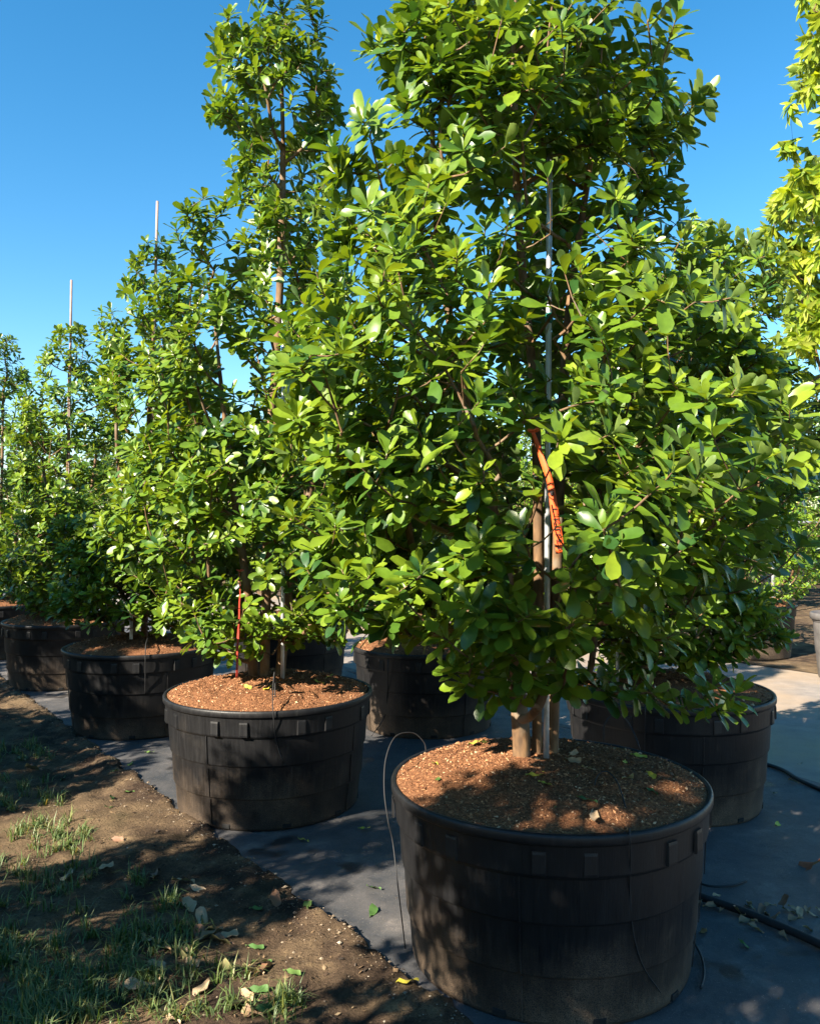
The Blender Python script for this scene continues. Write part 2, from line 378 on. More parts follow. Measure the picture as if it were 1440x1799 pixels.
soil_hi = soil_mesh(100, True); soil_lo = soil_mesh(140, False)
def make_pot(x, y, rz, label, hi=False, detail=True, group='black nursery pots'):
    t = tag(empty('nursery_pot', (x, y, 0.006), rz), label, 'pot', group)
    b = link('pot_body', pot_me, t)
    s = link('soil', (soil_hi if hi else soil_lo)[0], t); c = link('mulch_chips', (soil_hi if hi else soil_lo)[1], s); c['kind'] = 'stuff'
    if detail:
        for k in range(16):
            a = k * math.pi / 8 + (0.07 if k % 2 else -0.05); l = link('lug', lug_me, b)
            l.location = (0.6055 * math.cos(a), 0.6055 * math.sin(a), 0.487 * ZS); l.rotation_euler = (0, 0, a)
        for k in range(4):
            a = k * math.pi / 2 + 0.35
            for (r, z, tl) in ((0.5825, 0.334, 0.05), (0.5615, 0.168, 0.077), (0.5375, 0.012, 0.115)):
                l = link('mould_seam', rib_me, b); l.location = (r * math.cos(a), r * math.sin(a), z * ZS); l.rotation_euler = (0, tl * 0.9, a); l.scale = (1, 1, ZS)
        for k in range(10):
            a = k * math.pi / 5 + 0.2; l = link('dark_drain_block', drain_block_me, b)
            l.location = (0.5335 * math.cos(a), 0.5335 * math.sin(a), 0.012); l.rotation_euler = (0, 0.1, a)
    return t
POT = {1: (0.543, 3.29), 2: (-0.857, 5.05), 3: (-2.25, 6.95), 4: (-3.68, 8.84), 5: (-5.33, 10.75),
       6: (1.58, 5.1), 7: (0.14, 6.98), 8: (-1.27, 8.83), 9: (4.35, 10.75), 10: (2.95, 12.6), 11: (1.5, 14.45), 12: (0.05, 16.3), 13: (-1.4, 18.2), 14: (-2.85, 20.1), 15: (-4.3, 22.0)}
make_pot(*POT[1], 0.9, 'black ridged nursery pot holding the tree tied with orange tape', True)
make_pot(*POT[2], 2.35, 'black nursery pot with mud splashed foot, under the tree with red tape', True)
make_pot(*POT[3], 0.3, 'black nursery pot behind the mud splashed one, in the row beside the dirt path')
make_pot(*POT[4], 1.7, 'black nursery pot fourth along the row beside the dirt path')
make_pot(*POT[5], 2.9, 'black nursery pot last in view of the row beside the dirt path')
make_pot(*POT[6], 1.25, 'black nursery pot on the weed cloth edge beside the paved road')
make_pot(*POT[7], 0.2, 'black nursery pot second along the row beside the road')
make_pot(*POT[8], 2.0, 'black nursery pot third along the row beside the road')
for k, rz in ((9, .4), (10, 1.9), (11, 2.6), (12, .9), (13, 1.1), (14, 2.1), (15, 0.1)):
    make_pot(*POT[k], rz, 'sunlit pot across the road, beside the tall narrow grey pot' if k == 9 else 'sunlit black pot across the paved road holding a clipped bright shrub', False, False, 'pots across the road')

# ------------------------------------------------------------------ leaves
def leaf_template(curve, fold, hi=True, wid=0.40, lance=False, twist=0.0, wave=0.0):
    if hi: ts, ws = np.array([0, .12, .33, .56, .77, .92]), np.array([.012, .035, .115, .180, .200, .130])
    elif hi is None: ts, ws = np.array([0.0, .32, .66, .90]), np.array([.014, .11, .200, .150])
    else: ts, ws = np.array([0.0, .40, .78]), np.array([.015, .145, .195])
    if lance: ws = (np.array([.012, .05, .125, .15, .10, .045]) if hi else np.array([.02, .12, .14, .06]) if hi is None else np.array([.02, .15, .09]))
    ws = ws * wid / 0.40
    V = []
    def zc(t): return -curve * t * t
    for t, w in zip(ts, ws):
        for s in (-1, 0, 1):
            x = s * w; z = zc(t) + fold * abs(x) + wave * math.sin(t * 9 + s) * (abs(s) * 0.1) + twist * t * x
            V.append((x, t, z))
    V.append((0, 1.0, zc(1.0) + 0.01))
    T = []
    n = len(ts)
    for k in range(n - 1):
        for c in (0, 1):
            a = k * 3 + c; T += [(a, a + 1, a + 4), (a, a + 4, a + 3)]
    e = (n - 1) * 3; T += [(e, e + 1, 3 * n), (e + 1, e + 2, 3 * n)]
    return np.array(V, float), np.array(T)
SHAPES = [(0.06, 0.22, 0.37, 0.0), (0.18, 0.34, 0.39, 0.25), (0.30, 0.25, 0.41, -0.25), (-0.05, 0.30, 0.35, 0.15), (0.12, 0.16, 0.43, -0.12)]
TINTS = np.array([[0.026, 0.076, 0.016], [0.054, 0.118, 0.014], [0.094, 0.165, 0.013], [0.138, 0.208, 0.014], [0.182, 0.250, 0.018], [0.235, 0.295, 0.030]])
TINTS_Y = np.array([[0.06, 0.13, 0.02], [0.11, 0.20, 0.02], [0.20, 0.30, 0.022], [0.29, 0.37, 0.022], [0.36, 0.42, 0.03], [0.32, 0.36, 0.05]])
TPL = {}
for hi in (True, None, False):
    TPL[('ob', hi)] = [leaf_template(c, f, hi, w, False, tw, 0.25) for c, f, w, tw in SHAPES]
    TPL[('la', hi)] = [leaf_template(c + 0.1, f, hi, 0.44, True, tw) for c, f, w, tw in SHAPES]
LEAFMESH = {}
def leaf_mesh(kind, hi, shape, tint, pal, matname):
    key = (kind, hi, shape, tint, matname)
    if key not in LEAFMESH:
        V, T = TPL[(kind, hi)][shape]
        me = np_mesh('leaf', V, T, True, np.repeat(pal[tint][None], len(V), 0)); me.materials.append(M[matname]); LEAFMESH[key] = me
    return LEAFMESH[key]
def unit(a): return a / (np.linalg.norm(a, axis=-1, keepdims=True) + 1e-9)

# ------------------------------------------------------------------ tree growth
def skeleton(stems, tips, rg, up_bias=0.45):
    """stems: list of polylines; tips: (n,3). Greedy attachment of every tip to the wood below it."""
    cap = sum(len(s) for s in stems) * 12 + len(tips) * 14 + 1000
    Pn = np.zeros((cap, 3)); par = np.full(cap, -1); stem = np.zeros(cap, int); plen = np.zeros(cap); n = 0
    for si, s in enumerate(stems):
        c = catmull(s, 10)
        for k, q in enumerate(c):
            Pn[n] = q; par[n] = n - 1 if k else -1; stem[n] = si; plen[n] = plen[n - 1] + np.linalg.norm(q - Pn[n - 1]) if k else 0; n += 1
    D = np.min(np.linalg.norm(tips[:, None, :2] - Pn[None, :n:3, :2], axis=2) + 0.4 * np.abs(tips[:, None, 2] - Pn[None, :n:3, 2]), axis=1)
    last = []
    for ti in np.argsort(D):
        tp = tips[ti]; v = tp - Pn[:n]; d = np.linalg.norm(v, axis=1); dh = np.hypot(v[:, 0], v[:, 1])
        cost = d + 0.9 * np.abs(v[:, 2] - up_bias * dh) * (v[:, 2] < up_bias * dh) + 0.10 * plen[:n]
        a = int(np.argmin(cost)); L = d[a]; m = max(2, int(math.ceil(L / 0.085)))
        ctrl = Pn[a] + v[a] * 0.5 + np.array([0, 0, -0.10 * L]) + rg.normal(0, 0.05 * L, 3)
        pa = a
        for k in range(1, m + 1):
            t = k / m; q = (1 - t) ** 2 * Pn[a] + 2 * t * (1 - t) * ctrl + t * t * tp
            Pn[n] = q; par[n] = pa; stem[n] = stem[a]; plen[n] = plen[pa] + L / m; pa = n; n += 1
        last.append((ti, n - 1))
    Pn, par, stem = Pn[:n], par[:n], stem[:n]
    cnt = np.zeros(n); 
    for _, k in last: cnt[k] = 1
    for k in range(n - 1, -1, -1):
        if par[k] >= 0: cnt[par[k]] += max(cnt[k], 0.3 if cnt[k] == 0 else cnt[k])
    rad = 0.0023 * np.maximum(cnt, 0.6) ** 0.43
    end = np.zeros(len(tips), int)
    for ti, k in last: end[ti] = k
    return Pn, par, stem, rad, end

def wood(Pn, par, rad, sel, sides):
    idx = np.array([i for i in np.nonzero(sel)[0] if par[i] >= 0])
    if len(idx) == 0: return np.zeros((0, 3)), np.zeros((0, 4), int)
    dirn = np.zeros_like(Pn); ok = par >= 0; dirn[ok] = unit(Pn[ok] - Pn[par[ok]])
    root = ~ok; first = {}
    for i in np.nonzero(ok)[0]:
        if root[par[i]] and par[i] not in first: first[par[i]] = i
    for r_, i in first.items(): dirn[r_] = dirn[i]
    main = {}
    for i in np.nonzero(ok)[0]:
        p = par[i]
        if p not in main or rad[i] > rad[main[p]]: main[p] = i
    p = par[idx]; ismain = np.array([main[q] == i for q, i in zip(p, idx)])
    d0 = np.where(ismain[:, None], dirn[p], dirn[idx]); r0 = np.where(ismain, rad[p], rad[idx] * 1.08)
    d1 = dirn[idx]; r1 = rad[idx]; a = np.linspace(0, 2 * math.pi, sides, endpoint=False)
    def ring(c, d, r):
        u = np.cross(d, np.array([0.9, 0.4, 0.13])); u = unit(u); v = np.cross(d, u)
        return c[:, None] + r[:, None, None] * (u[:, None] * np.cos(a)[None, :, None] + v[:, None] * np.sin(a)[None, :, None])
    V = np.concatenate([ring(Pn[p], d0, r0), ring(Pn[idx], d1, r1)], 1)
    n = len(idx); b = np.arange(n)[:, None] * 2 * sides; j = np.arange(sides)[None, :]; j2 = (j + 1) % sides
    Q = np.stack([b + j, b + j2, b + sides + j2, b + sides + j], -1).reshape(-1, 4)
    return V.reshape(-1, 3), Q

def crown_tips(rg, n, prof_, front=0.9, back=0.9, dens=None, inner=0.35, lump=0.16, lumpf=0.9, seed=1, gap=-0.75, squash=None):
    """prof_: rows (height, left, right) in metres about the stem axis, camera-right = +x"""
    pr = np.array(sorted(prof_)); hs = pr[:, 0]; out = []
    nz = Noise3(seed, lumpf); nzg = Noise3(seed + 7, 1.5)
    m = 0.5 * (pr[:, 2] - pr[:, 1]); w = np.maximum(m, 0.05) ** 1.6
    hh = np.linspace(hs[0], hs[-1], 200); ww = np.interp(hh, hs, w)
    if dens is not None: ww = ww * np.interp(hh, [d[0] for d in dens], [d[1] for d in dens])
    cdf = np.cumsum(ww); cdf /= cdf[-1]
    while sum(len(o) for o in out) < n:
        k = n * 2; h = np.interp(rg.random(k), cdf, hh); a = rg.random(k) * 2 * math.pi
        L = np.interp(h, hs, pr[:, 1]); R = np.interp(h, hs, pr[:, 2]); mid = 0.5 * (L + R); half = 0.5 * (R - L)
        depth = half * np.where(np.sin(a) < 0, front, back)
        rho = inner + (1 - inner) * rg.random(k) ** 0.6
        x = mid * 1.0 + half * np.cos(a) * rho; y = depth * np.sin(a) * rho
        pnt = np.stack([x, y, h], -1); nn = nz(pnt)
        s = 1 + lump * nn; pnt[:, 0] = mid + (pnt[:, 0] - mid) * s; pnt[:, 1] *= s
        keep = nzg(pnt) > gap + 0.5 * (1 - rho)
        out.append(pnt[keep])
    return np.concatenate(out)[:n]

ALL_LEAVES = []      # (tree, leaf index arrays) for the picking of the leaves that show largest
def make_tree(name, base, label, cat, group, stems, tips, seed, leaf_len=(0.075, 0.115), per=(8, 12), kind='ob', hi=True, pal=TINTS,
              matname='leaf', droop=False, tint_p=None, nparts=300, avoid=None, up=0.5, twig_leaves=2, open_=(22, 98), out_w=0.25):
    rg = np.random.default_rng(seed); t = tag(empty(name, base), label, cat, group)
    Pn, par, stem, rad, end = skeleton([np.array(s, float) for s in stems], tips, rg)
    thick = rad > 0.0085
    for si in range(len(stems)):
        V, Q = wood(Pn, par, rad, thick & (stem == si), 9)
        if len(V): link('trunk', np_mesh('trunk', V, Q), t, M['bark'])
    V, Q = wood(Pn, par, rad, ~thick, 4)
    tw = link('twigs', np_mesh('twigs', V, Q), t, M['bark']); tw['kind'] = 'stuff'
    # ---- leaves
    pos, axs, th, tint, sc = [], [], [], [], []
    cen = np.array([tips[:, 0].mean(), tips[:, 1].mean(), 0])
    for ti, k in enumerate(end):
        d = unit(Pn[k] - Pn[par[k]]); outw = unit((Pn[k] - cen) * [1, 1, 0.0])
        a = unit(0.55 * d + up * np.array([0, 0, 1]) + out_w * outw + rg.normal(0, 0.18, 3))
        if droop: a = unit(0.5 * d + 0.5 * outw + np.array([0, 0, -0.55]) + rg.normal(0, 0.25, 3))
        m = rg.integers(per[0], per[1] + 1); young = rg.random()
        ph = rg.random() * 6.283
        for j in range(m + twig_leaves):
            q = j / m
            if j < m:
                back = 0.05 * q ** 1.3 * rg.uniform(0.7, 1.3)
                o = Pn[k] - d * back; ang = math.radians(open_[0] + (open_[1] - open_[0]) * q ** 0.8 + rg.normal(0, 9))
                size = (0.62 + 0.38 * min(1, q * 2.2)) * rg.uniform(0.82, 1.12)
            else:
                f = rg.uniform(0.3, 1.6); kk = par[k] if par[k] >= 0 else k; k2 = par[kk] if par[kk] >= 0 else kk
                o = Pn[kk] + (Pn[k2] - Pn[kk]) * (f - 0.3); ang = math.radians(rg.normal(82, 14)); size = rg.uniform(0.8, 1.1)
            fi = ph + j * 2.39996 + rg.normal(0, 0.15)
            u = np.cross(a, [0.3, 0.9, 0.2]); u /= np.linalg.norm(u); v = np.cross(a, u)
            rad_ = u * math.cos(fi) + v * math.sin(fi)
            dd = a * math.cos(ang) + rad_ * math.sin(ang)
            nn = a * math.sin(ang) - rad_ * math.cos(ang)
            if droop: dd = unit(dd * 0.8 + np.array([0, 0, -0.7])); nn = nn - dd * (nn @ dd)
            nn = unit(nn + 0.22 * np.array([-0.35, -0.3, 0.8]) + rg.normal(0, 0.10, 3)); 
            x = unit(np.cross(dd, nn)); nn = np.cross(x, dd)
            pos.append(o); axs.append(np.stack([x, dd, nn], 1)); sc.append(size)
            if tint_p is None:
                tv = 2.0 + 1.7 * (young - 0.45) + (1.5 * max(0, 0.5 - q) if young > 0.45 else 0) + rg.normal(0, 0.75)
            else: tv = tint_p + rg.normal(0, 1.0) + 1.2 * (young - 0.5)
            tint.append(int(np.clip(round(tv), 0, 5)))
    pos = np.array(pos); Rm = np.array(axs); tint = np.array(tint)
    sc = np.array(sc) * rg.uniform(leaf_len[0], leaf_len[1], len(sc)); shp = rg.integers(0, 5, len(sc))
    if avoid is not None:
        keep = ~avoid(pos + np.array(base), Rm[:, :, 1] * sc[:, None]); pos, Rm, tint, sc, shp = pos[keep], Rm[keep], tint[keep], sc[keep], shp[keep]
    ALL_LEAVES.append(dict(t=t, base=np.array(base), pos=pos, R=Rm, tint=tint, sc=sc, shp=shp, kind=kind, hi=hi, pal=pal, mat=matname, n=nparts))
    return t

def finish_trees():
    """pick the leaves that show largest, make each its own part; the rest is one crown mesh per tree"""
    cell = 7; zb = {}
    info = []
    for q, d in enumerate(ALL_LEAVES):
        c = d['pos'] + d['base'] + d['R'][:, :, 1] * d['sc'][:, None] * 0.6; Z = np.maximum(c[:, 1], 0.05)
        px = 720 + c[:, 0] / Z * F; py = 924 - (c[:, 2] - HC) / Z * F
        vd = unit(np.array([0, 0, HC]) - c); facing = np.abs((d['R'][:, :, 2] * vd).sum(1))
        area = (d['sc'] / Z) ** 2 * facing
        on = (px > 0) & (px < 1440) & (py > 0) & (py < 1799) & (c[:, 1] > 0.3)
        info.append((px, py, np.linalg.norm(c, axis=1), area, on))
        for i in np.nonzero(on & (facing > 0.3))[0]:
            rr = int(np.clip(d['sc'][i] / Z[i] * F * 0.16 / cell, 0, 3)); cx, cy = int(px[i] // cell), int(py[i] // cell); zz = info[-1][2][i]
            for ax in range(-rr, rr + 1):
                for ay in range(-rr, rr + 1):
                    k = (cx + ax, cy + ay)
                    if k not in zb or zb[k] > zz: zb[k] = zz
    for q, d in enumerate(ALL_LEAVES):
        px, py, zz, area, on = info[q]
        vis = on & np.array([zb.get((int(x // cell), int(y // cell)), 1e9) >= z - 0.02 for x, y, z in zip(px, py, zz)])
        score = np.where(vis, area, 0); order = np.argsort(-score)[:d['n']]; order = order[score[order] > (9.0 / F) ** 2 * 0.25]
        pick = np.zeros(len(px), bool); pick[order] = True
        Vs, Ts, Cs, off = [], [], [], 0
        for s in range(5):
            V0, T0 = TPL[(d['kind'], d['hi'])][s]; i = np.nonzero(~pick & (d['shp'] == s))[0]
            if len(i) == 0: continue
            V = np.einsum('nij,vj->nvi', d['R'][i], V0) * d['sc'][i][:, None, None] + d['pos'][i][:, None]
            Vs.append(V.reshape(-1, 3)); Ts.append((T0[None] + (np.arange(len(i)) * len(V0))[:, None, None]).reshape(-1, 3) + off)
            Cs.append(np.repeat(d['pal'][d['tint'][i]], len(V0), 0)); off += len(i) * len(V0)
        cr = link('crown', np_mesh('crown', np.concatenate(Vs), np.concatenate(Ts), True, np.concatenate(Cs)), d['t'], M[d['mat']]); cr['kind'] = 'stuff'
        for i in order:
            l = bpy.data.objects.new('leaf', leaf_mesh(d['kind'], d['hi'], int(d['shp'][i]), int(d['tint'][i]), d['pal'], d['mat'])); COL.objects.link(l); l.parent = cr
            m4 = np.eye(4); m4[:3, :3] = d['R'][i] * d['sc'][i]; m4[:3, 3] = d['pos'][i]; l.matrix_local = Matrix(m4.tolist())

def px_prof(rows, cx, Z):
    """silhouette rows (photo y, left x, right x) at the stem's distance -> metres about the stem"""
    return [(HC + (924 - y) / F * Z, (l - cx) / F * Z, (r - cx) / F * Z) for y, l, r in rows]

# --- tree 1: the near tree with the orange tape
b1 = (POT[1][0], POT[1][1], 0.0); rg = np.random.default_rng(5)
pr1 = px_prof([(-190, 820, 960), (-100, 720, 1040), (0, 680, 1100), (100, 650, 1180), (200, 615, 1225), (300, 600, 1160), (400, 590, 1190), (500, 560, 1250), (620, 500, 1310),
               (750, 490, 1350), (870, 490, 1380), (980, 500, 1340), (1060, 560, 1250), (1120, 680, 1120)], 960, 3.29)
t1 = crown_tips(rg, 1300, pr1, 0.95, 0.85, [(0.9, 1.5), (1.4, 1.15), (2.3, 1.0), (2.8, 1.0), (3.3, 1.15), (4.2, 1.2)], 0.26, 0.17, 0.8, 41, -0.7)
def rel(px, py, Z, b): return P(px, py, Z) - np.array(b)
extra = []
for (x, y, Z) in [(1250, 1205, 2.85), (1290, 1215, 2.8), (1165, 1235, 2.9), (1210, 1245, 2.85), (1110, 1215, 2.95), (1265, 1250, 2.8), (1060, 1215, 3.0),
                  (780, 1120, 2.75), (830, 1160, 2.8), (800, 1180, 2.8), (760, 1100, 2.85), (860, 1110, 2.7), (900, 1150, 2.75), (940, 1180, 2.8), (1000, 1160, 2.85), (905, 1228, 3.02), (945, 1240, 3.05), (985, 1205, 3.0), (1030, 1195, 3.05), (1075, 1185, 3.0), (865, 1215, 2.95), (820, 1200, 2.85), (1140, 1215, 2.9), (920, 1215, 2.9), (890, 1190, 2.85), (960, 1130, 2.7), (840, 1080, 2.6), (930, 1080, 2.6),
                  (1330, 810, 2.35), (1380, 820, 2.4), (1250, 760, 2.2), (1180, 830, 2.15), (1230, 830, 2.15), (1150, 860, 2.2), (1060, 930, 2.2), (1090, 960, 2.2), (1200, 880, 2.2), (1240, 700, 2.4), (1300, 860, 2.3), (1280, 900, 2.4),
                  (700, 1040, 2.7), (650, 1010, 2.8), (600, 1000, 2.9), (560, 1040, 3.0), (620, 1070, 2.9), (540, 1000, 3.0), (740, 1010, 2.6), (680, 1090, 2.9)]:
    extra.append(rel(x, y, Z, b1))
t1 = np.vstack([t1, extra])
def near_line(pts, pos, wpx, zmax):
    Z = np.maximum(pos[:, 1], 0.05); px = 720 + pos[:, 0] / Z * F; py = 924 - (pos[:, 2] - HC) / Z * F
    hit = np.zeros(len(pos), bool)
    for (x0, y0), (x1, y1) in zip(pts[:-1], pts[1:]):
        dx, dy = x1 - x0, y1 - y0; t = np.clip(((px - x0) * dx + (py - y0) * dy) / (dx * dx + dy * dy), 0, 1)
        hit |= (np.hypot(px - x0 - t * dx, py - y0 - t * dy) < wpx) & (Z < zmax)
    return hit
TAPE = [(936, 757), (950, 800), (968, 850), (975, 900), (982, 970)]
def avoid1(pos, vec):
    h = np.zeros(len(pos), bool)
    for f in (0.3, 0.65, 1.0):
        q = pos + vec * f
        h |= near_line(TAPE, q, 11, 2.95) | near_line([(966, 330), (967, 470)], q, 10, 3.25) | near_line([(968, 520), (967, 690)], q, 9, 3.25)
        h |= near_line([(955, 900), (953, 1060)], q, 15, 3.25) | near_line([(925, 1255), (930, 1340)], q, 22, 3.3) | near_line([(955, 1250), (962, 1350)], q, 20, 3.3)
        h |= near_line([(985, 590), (1000, 485)], q, 10, 3.25)
        for tx, ty in ((952, 810), (962, 840), (970, 870), (975, 900), (979, 930), (983, 960)):      # a gap that lets the sun reach the tape
            o = q - P(tx, ty, 2.88); k = o @ np.array(SUN); h |= (k > 0) & (k < 2.5) & (np.linalg.norm(o - k[:, None] * np.array(SUN), axis=1) < 0.03)
    return h
sz = 0.64
st1 = [[(-0.10, 0.02, sz), (-0.105, 0.02, 0.9), (-0.16, 0.03, 1.5), (-0.30, 0.08, 2.1), (-0.42, 0.1, 2.8), (-0.46, 0.1, 3.5)],
       [(-0.035, 0.05, sz), (-0.03, 0.05, 1.0), (-0.025, 0.05, 1.6), (-0.04, 0.05, 2.2), (-0.10, 0.06, 2.9), (-0.12, 0.05, 3.6), (-0.1, 0.03, 4.0)],
       [(0.03, 0.07, sz), (0.04, 0.08, 1.0), (0.06, 0.09, 1.6), (0.09, 0.10, 2.25), (0.13, 0.10, 2.7), (0.22, 0.10, 3.3), (0.26, 0.08, 3.8)],
       [(0.01, 0.10, sz), (0.06, 0.16, 1.0), (0.2, 0.28, 1.6), (0.42, 0.35, 2.2), (0.5, 0.36, 2.9), (0.48, 0.3, 3.4)]]
make_tree('broadleaf_tree', b1, 'multi-stemmed glossy green tree with orange tape and a metal stake', 'tree', 'broadleaf trees in pots', st1, t1, 7, leaf_len=(0.082, 0.128), per=(9, 13), nparts=300, avoid=avoid1)

# --- tree 2
b2 = (POT[2][0], POT[2][1], 0.0); rg = np.random.default_rng(8)
pr2 = px_prof([(0, 440, 560), (40, 390, 590), (120, 372, 600), (200, 372, 610), (255, 430, 600), (330, 380, 620), (400, 300, 640), (470, 330, 640), (540, 260, 660), (650, 230, 690), (800, 235, 700), (950, 225, 700),
               (1050, 250, 690), (1100, 300, 650), (1135, 340, 600)], 480, 5.05)
t2 = crown_tips(rg, 1340, pr2, 0.9, 0.8, [(0.8, 2.0), (1.2, 1.4), (2.0, 1.05), (2.8, 1.0), (3.1, 1.0), (3.5, 1.15), (3.8, 0.9), (4.2, 1.7), (4.9, 1.8)], 0.40, 0.14, 0.8, 52, -0.65)
t2 = np.vstack([t2, [rel(x, y, Z, b2) for x, y, Z in [(410, 1120, 4.4), (380, 1060, 4.3), (440, 1060, 4.3), (500, 1100, 4.5), (340, 1070, 4.5), (360, 1120, 4.5), (470, 1020, 4.3), (300, 1040, 4.6)]]])
st2 = [[(-0.03, 0, sz), (-0.02, 0, 1.2), (0.0, 0.02, 2.2), (0.05, 0.02, 3.0), (0.075, 0.0, 3.9), (0.06, 0, 4.6)],
       [(-0.09, 0.03, sz), (-0.15, 0.05, 1.3), (-0.28, 0.08, 2.2), (-0.36, 0.06, 3.0)], [(0.05, 0.02, sz), (0.13, 0.06, 1.4), (0.32, 0.1, 2.3), (0.36, 0.1, 3.1)]]
def avoid2(pos, vec):
    h = np.zeros(len(pos), bool)
    for f in (0.4, 1.0):
        q = pos + vec * f
        h |= near_line([(420, 1000), (418, 1190)], q, 9, 4.75) | near_line([(503, 215), (500, 335)], q, 13, 5.0) | near_line([(495, 1130), (497, 1195)], q, 12, 4.9) | near_line([(478, 1135), (470, 1190)], q, 14, 4.95) | near_line([(486, 555), (486, 595)], q, 12, 5.0)
    return h
make_tree('broadleaf_tree', b2, 'tall glossy green tree with bare upper stem, growing from the mud splashed pot', 'tree', 'broadleaf trees in pots', st2, t2, 17, nparts=300, hi=None, avoid=avoid2)

# --- tree 3
b3 = (POT[3][0], POT[3][1], 0.0); rg = np.random.default_rng(9)
pr3 = px_prof([(420, 250, 290), (480, 222, 325), (540, 200, 345), (570, 165, 350), (650, 170, 370), (720, 185, 380), (760, 250, 390), (850, 130, 400), (950, 85, 400), (1040, 90, 390), (1080, 120, 350), (1100, 170, 330)], 250, 6.95)
t3 = crown_tips(rg, 1200, pr3, 0.95, 0.8, [(0.7, 2.2), (1.2, 1.5), (2, 1.0), (4.2, 1.0)], 0.35, 0.16, 0.8, 63, -0.65)
st3 = [[(0.02, 0, sz), (0.0, 0, 1.5), (0.05, 0, 2.6), (0.09, 0, 3.4), (0.10, 0, 4.0)], [(-0.06, 0.05, sz), (-0.12, 0.05, 1.4), (-0.25, 0.08, 2.4), (-0.2, .05, 3.2)], [(0.09, 0.04, sz), (0.18, 0.05, 1.5), (0.3, .1, 2.6)]]
make_tree('broadleaf_tree', b3, 'glossy green tree whose pale stake rises bare above its tip, beside the tall tree', 'tree', 'broadleaf trees in pots', st3, t3, 27, nparts=260, hi=False,
          avoid=lambda p, v: near_line([(258, 720), (256, 800)], p + v * 0.6, 9, 6.9) | near_line([(244, 715), (250, 765)], p + v * 0.6, 14, 9) | near_line([(260, 1080), (260, 1130)], p + v * 0.6, 10, 6.9) | near_line([(232, 1080), (232, 1130)], p + v * 0.6, 10, 6.9))
# --- tree 4, 5
b4 = (POT[4][0], POT[4][1], 0.0); rg = np.random.default_rng(10)
pr4 = px_prof([(570, 95, 145), (620, 75, 150), (665, 50, 170), (690, 30, 225), (800, 5, 245), (920, 10, 240), (1000, 10, 240), (1050, 30, 220), (1075, 60, 190)], 117, 8.84)
t4 = crown_tips(rg, 1000, pr4, 0.95, 0.8, [(0.7, 2.2), (1.2, 1.5), (2, 1.0), (4.2, 1.0)], 0.35, 0.14, 0.8, 71, -0.7)
stg = [[(0.0, 0, sz), (0.0, 0, 1.5), (0.02, 0, 2.6), (0.02, 0, 3.4)], [(-0.06, 0.05, sz), (-0.14, 0.05, 1.4), (-0.3, 0.08, 2.4)], [(0.07, 0.04, sz), (0.18, 0.05, 1.5), (0.3, .1, 2.6)]]
make_tree('broadleaf_tree', b4, 'smaller glossy green tree with narrow tip and pale stake, fourth along the path row', 'tree', 'broadleaf trees in pots', stg, t4, 37, nparts=200, hi=False)
b5 = (POT[5][0], POT[5][1], 0.0); rg = np.random.default_rng(12)
pr5 = px_prof([(585, -40, 20), (640, -70, 45), (700, -90, 70), (800, -110, 80), (950, -110, 85), (1030, -100, 70), (1055, -70, 50)], 5, 10.75)
t5 = crown_tips(rg, 700, pr5, 0.9, 0.8, None, 0.35, 0.14, 0.8, 81, -0.7)
make_tree('broadleaf_tree', b5, 'dark green tree last in view of the row beside the dirt path', 'tree', 'broadleaf trees in pots', stg, t5, 47, nparts=120, hi=False)
# --- tree 6 beside the road
b6 = (POT[6][0], POT[6][1], 0.0); rg = np.random.default_rng(14)
pr6 = px_prof([(385, 1290, 1325), (430, 1215, 1345), (480, 1150, 1360), (560, 1080, 1375), (650, 1050, 1385), (800, 1040, 1390), (950, 1030, 1390), (1050, 1020, 1385), (1120, 1040, 1370), (1165, 1060, 1270)], 1169, 5.1)
t6 = crown_tips(rg, 1180, pr6, 0.85, 0.85, None, 0.38, 0.15, 0.8, 93, -0.65)
st6 = [[(-0.27, 0, sz), (-0.27, 0, 1.2), (-0.1, 0.02, 2.0), (0.1, 0.02, 2.8), (0.4, 0.0, 3.35)], [(-0.23, 0.06, sz), (-0.2, 0.08, 1.3), (0.2, 0.12, 2.0), (0.5, 0.1, 2.7)], [(-0.30, 0.06, sz), (-0.36, 0.05, 1.4), (-0.3, 0.05, 2.2), (-.2, 0, 2.9)]]
make_tree('broadleaf_tree', b6, 'leaning glossy green tree in the pot beside the paved road', 'tree', 'broadleaf trees in pots', st6, t6, 57, nparts=300, hi=None)
# --- trees 7, 8 (second row, half hidden)
for k, sd, hh in ((7, 101, 3.3), (8, 111, 3.2)):
    rg = np.random.default_rng(sd)
    prk = [(0.95, -0.35, 0.35), (1.2, -0.7, 0.7), (1.8, -0.85, 0.85), (2.4, -0.7, 0.7), (2.9, -0.45, 0.45), (hh, -0.1, 0.1)]
    tk = crown_tips(rg, 640, prk, 1, 1, None, 0.35, 0.16, 0.8, sd, -0.7)
    make_tree('broadleaf_tree', (POT[k][0], POT[k][1], 0.0), ('glossy green tree half hidden behind the orange taped tree' if k == 7 else 'glossy green tree half hidden behind the tree with red tape'),
              'tree', 'broadleaf trees in pots', stg, tk, sd + 3, nparts=80, hi=False)

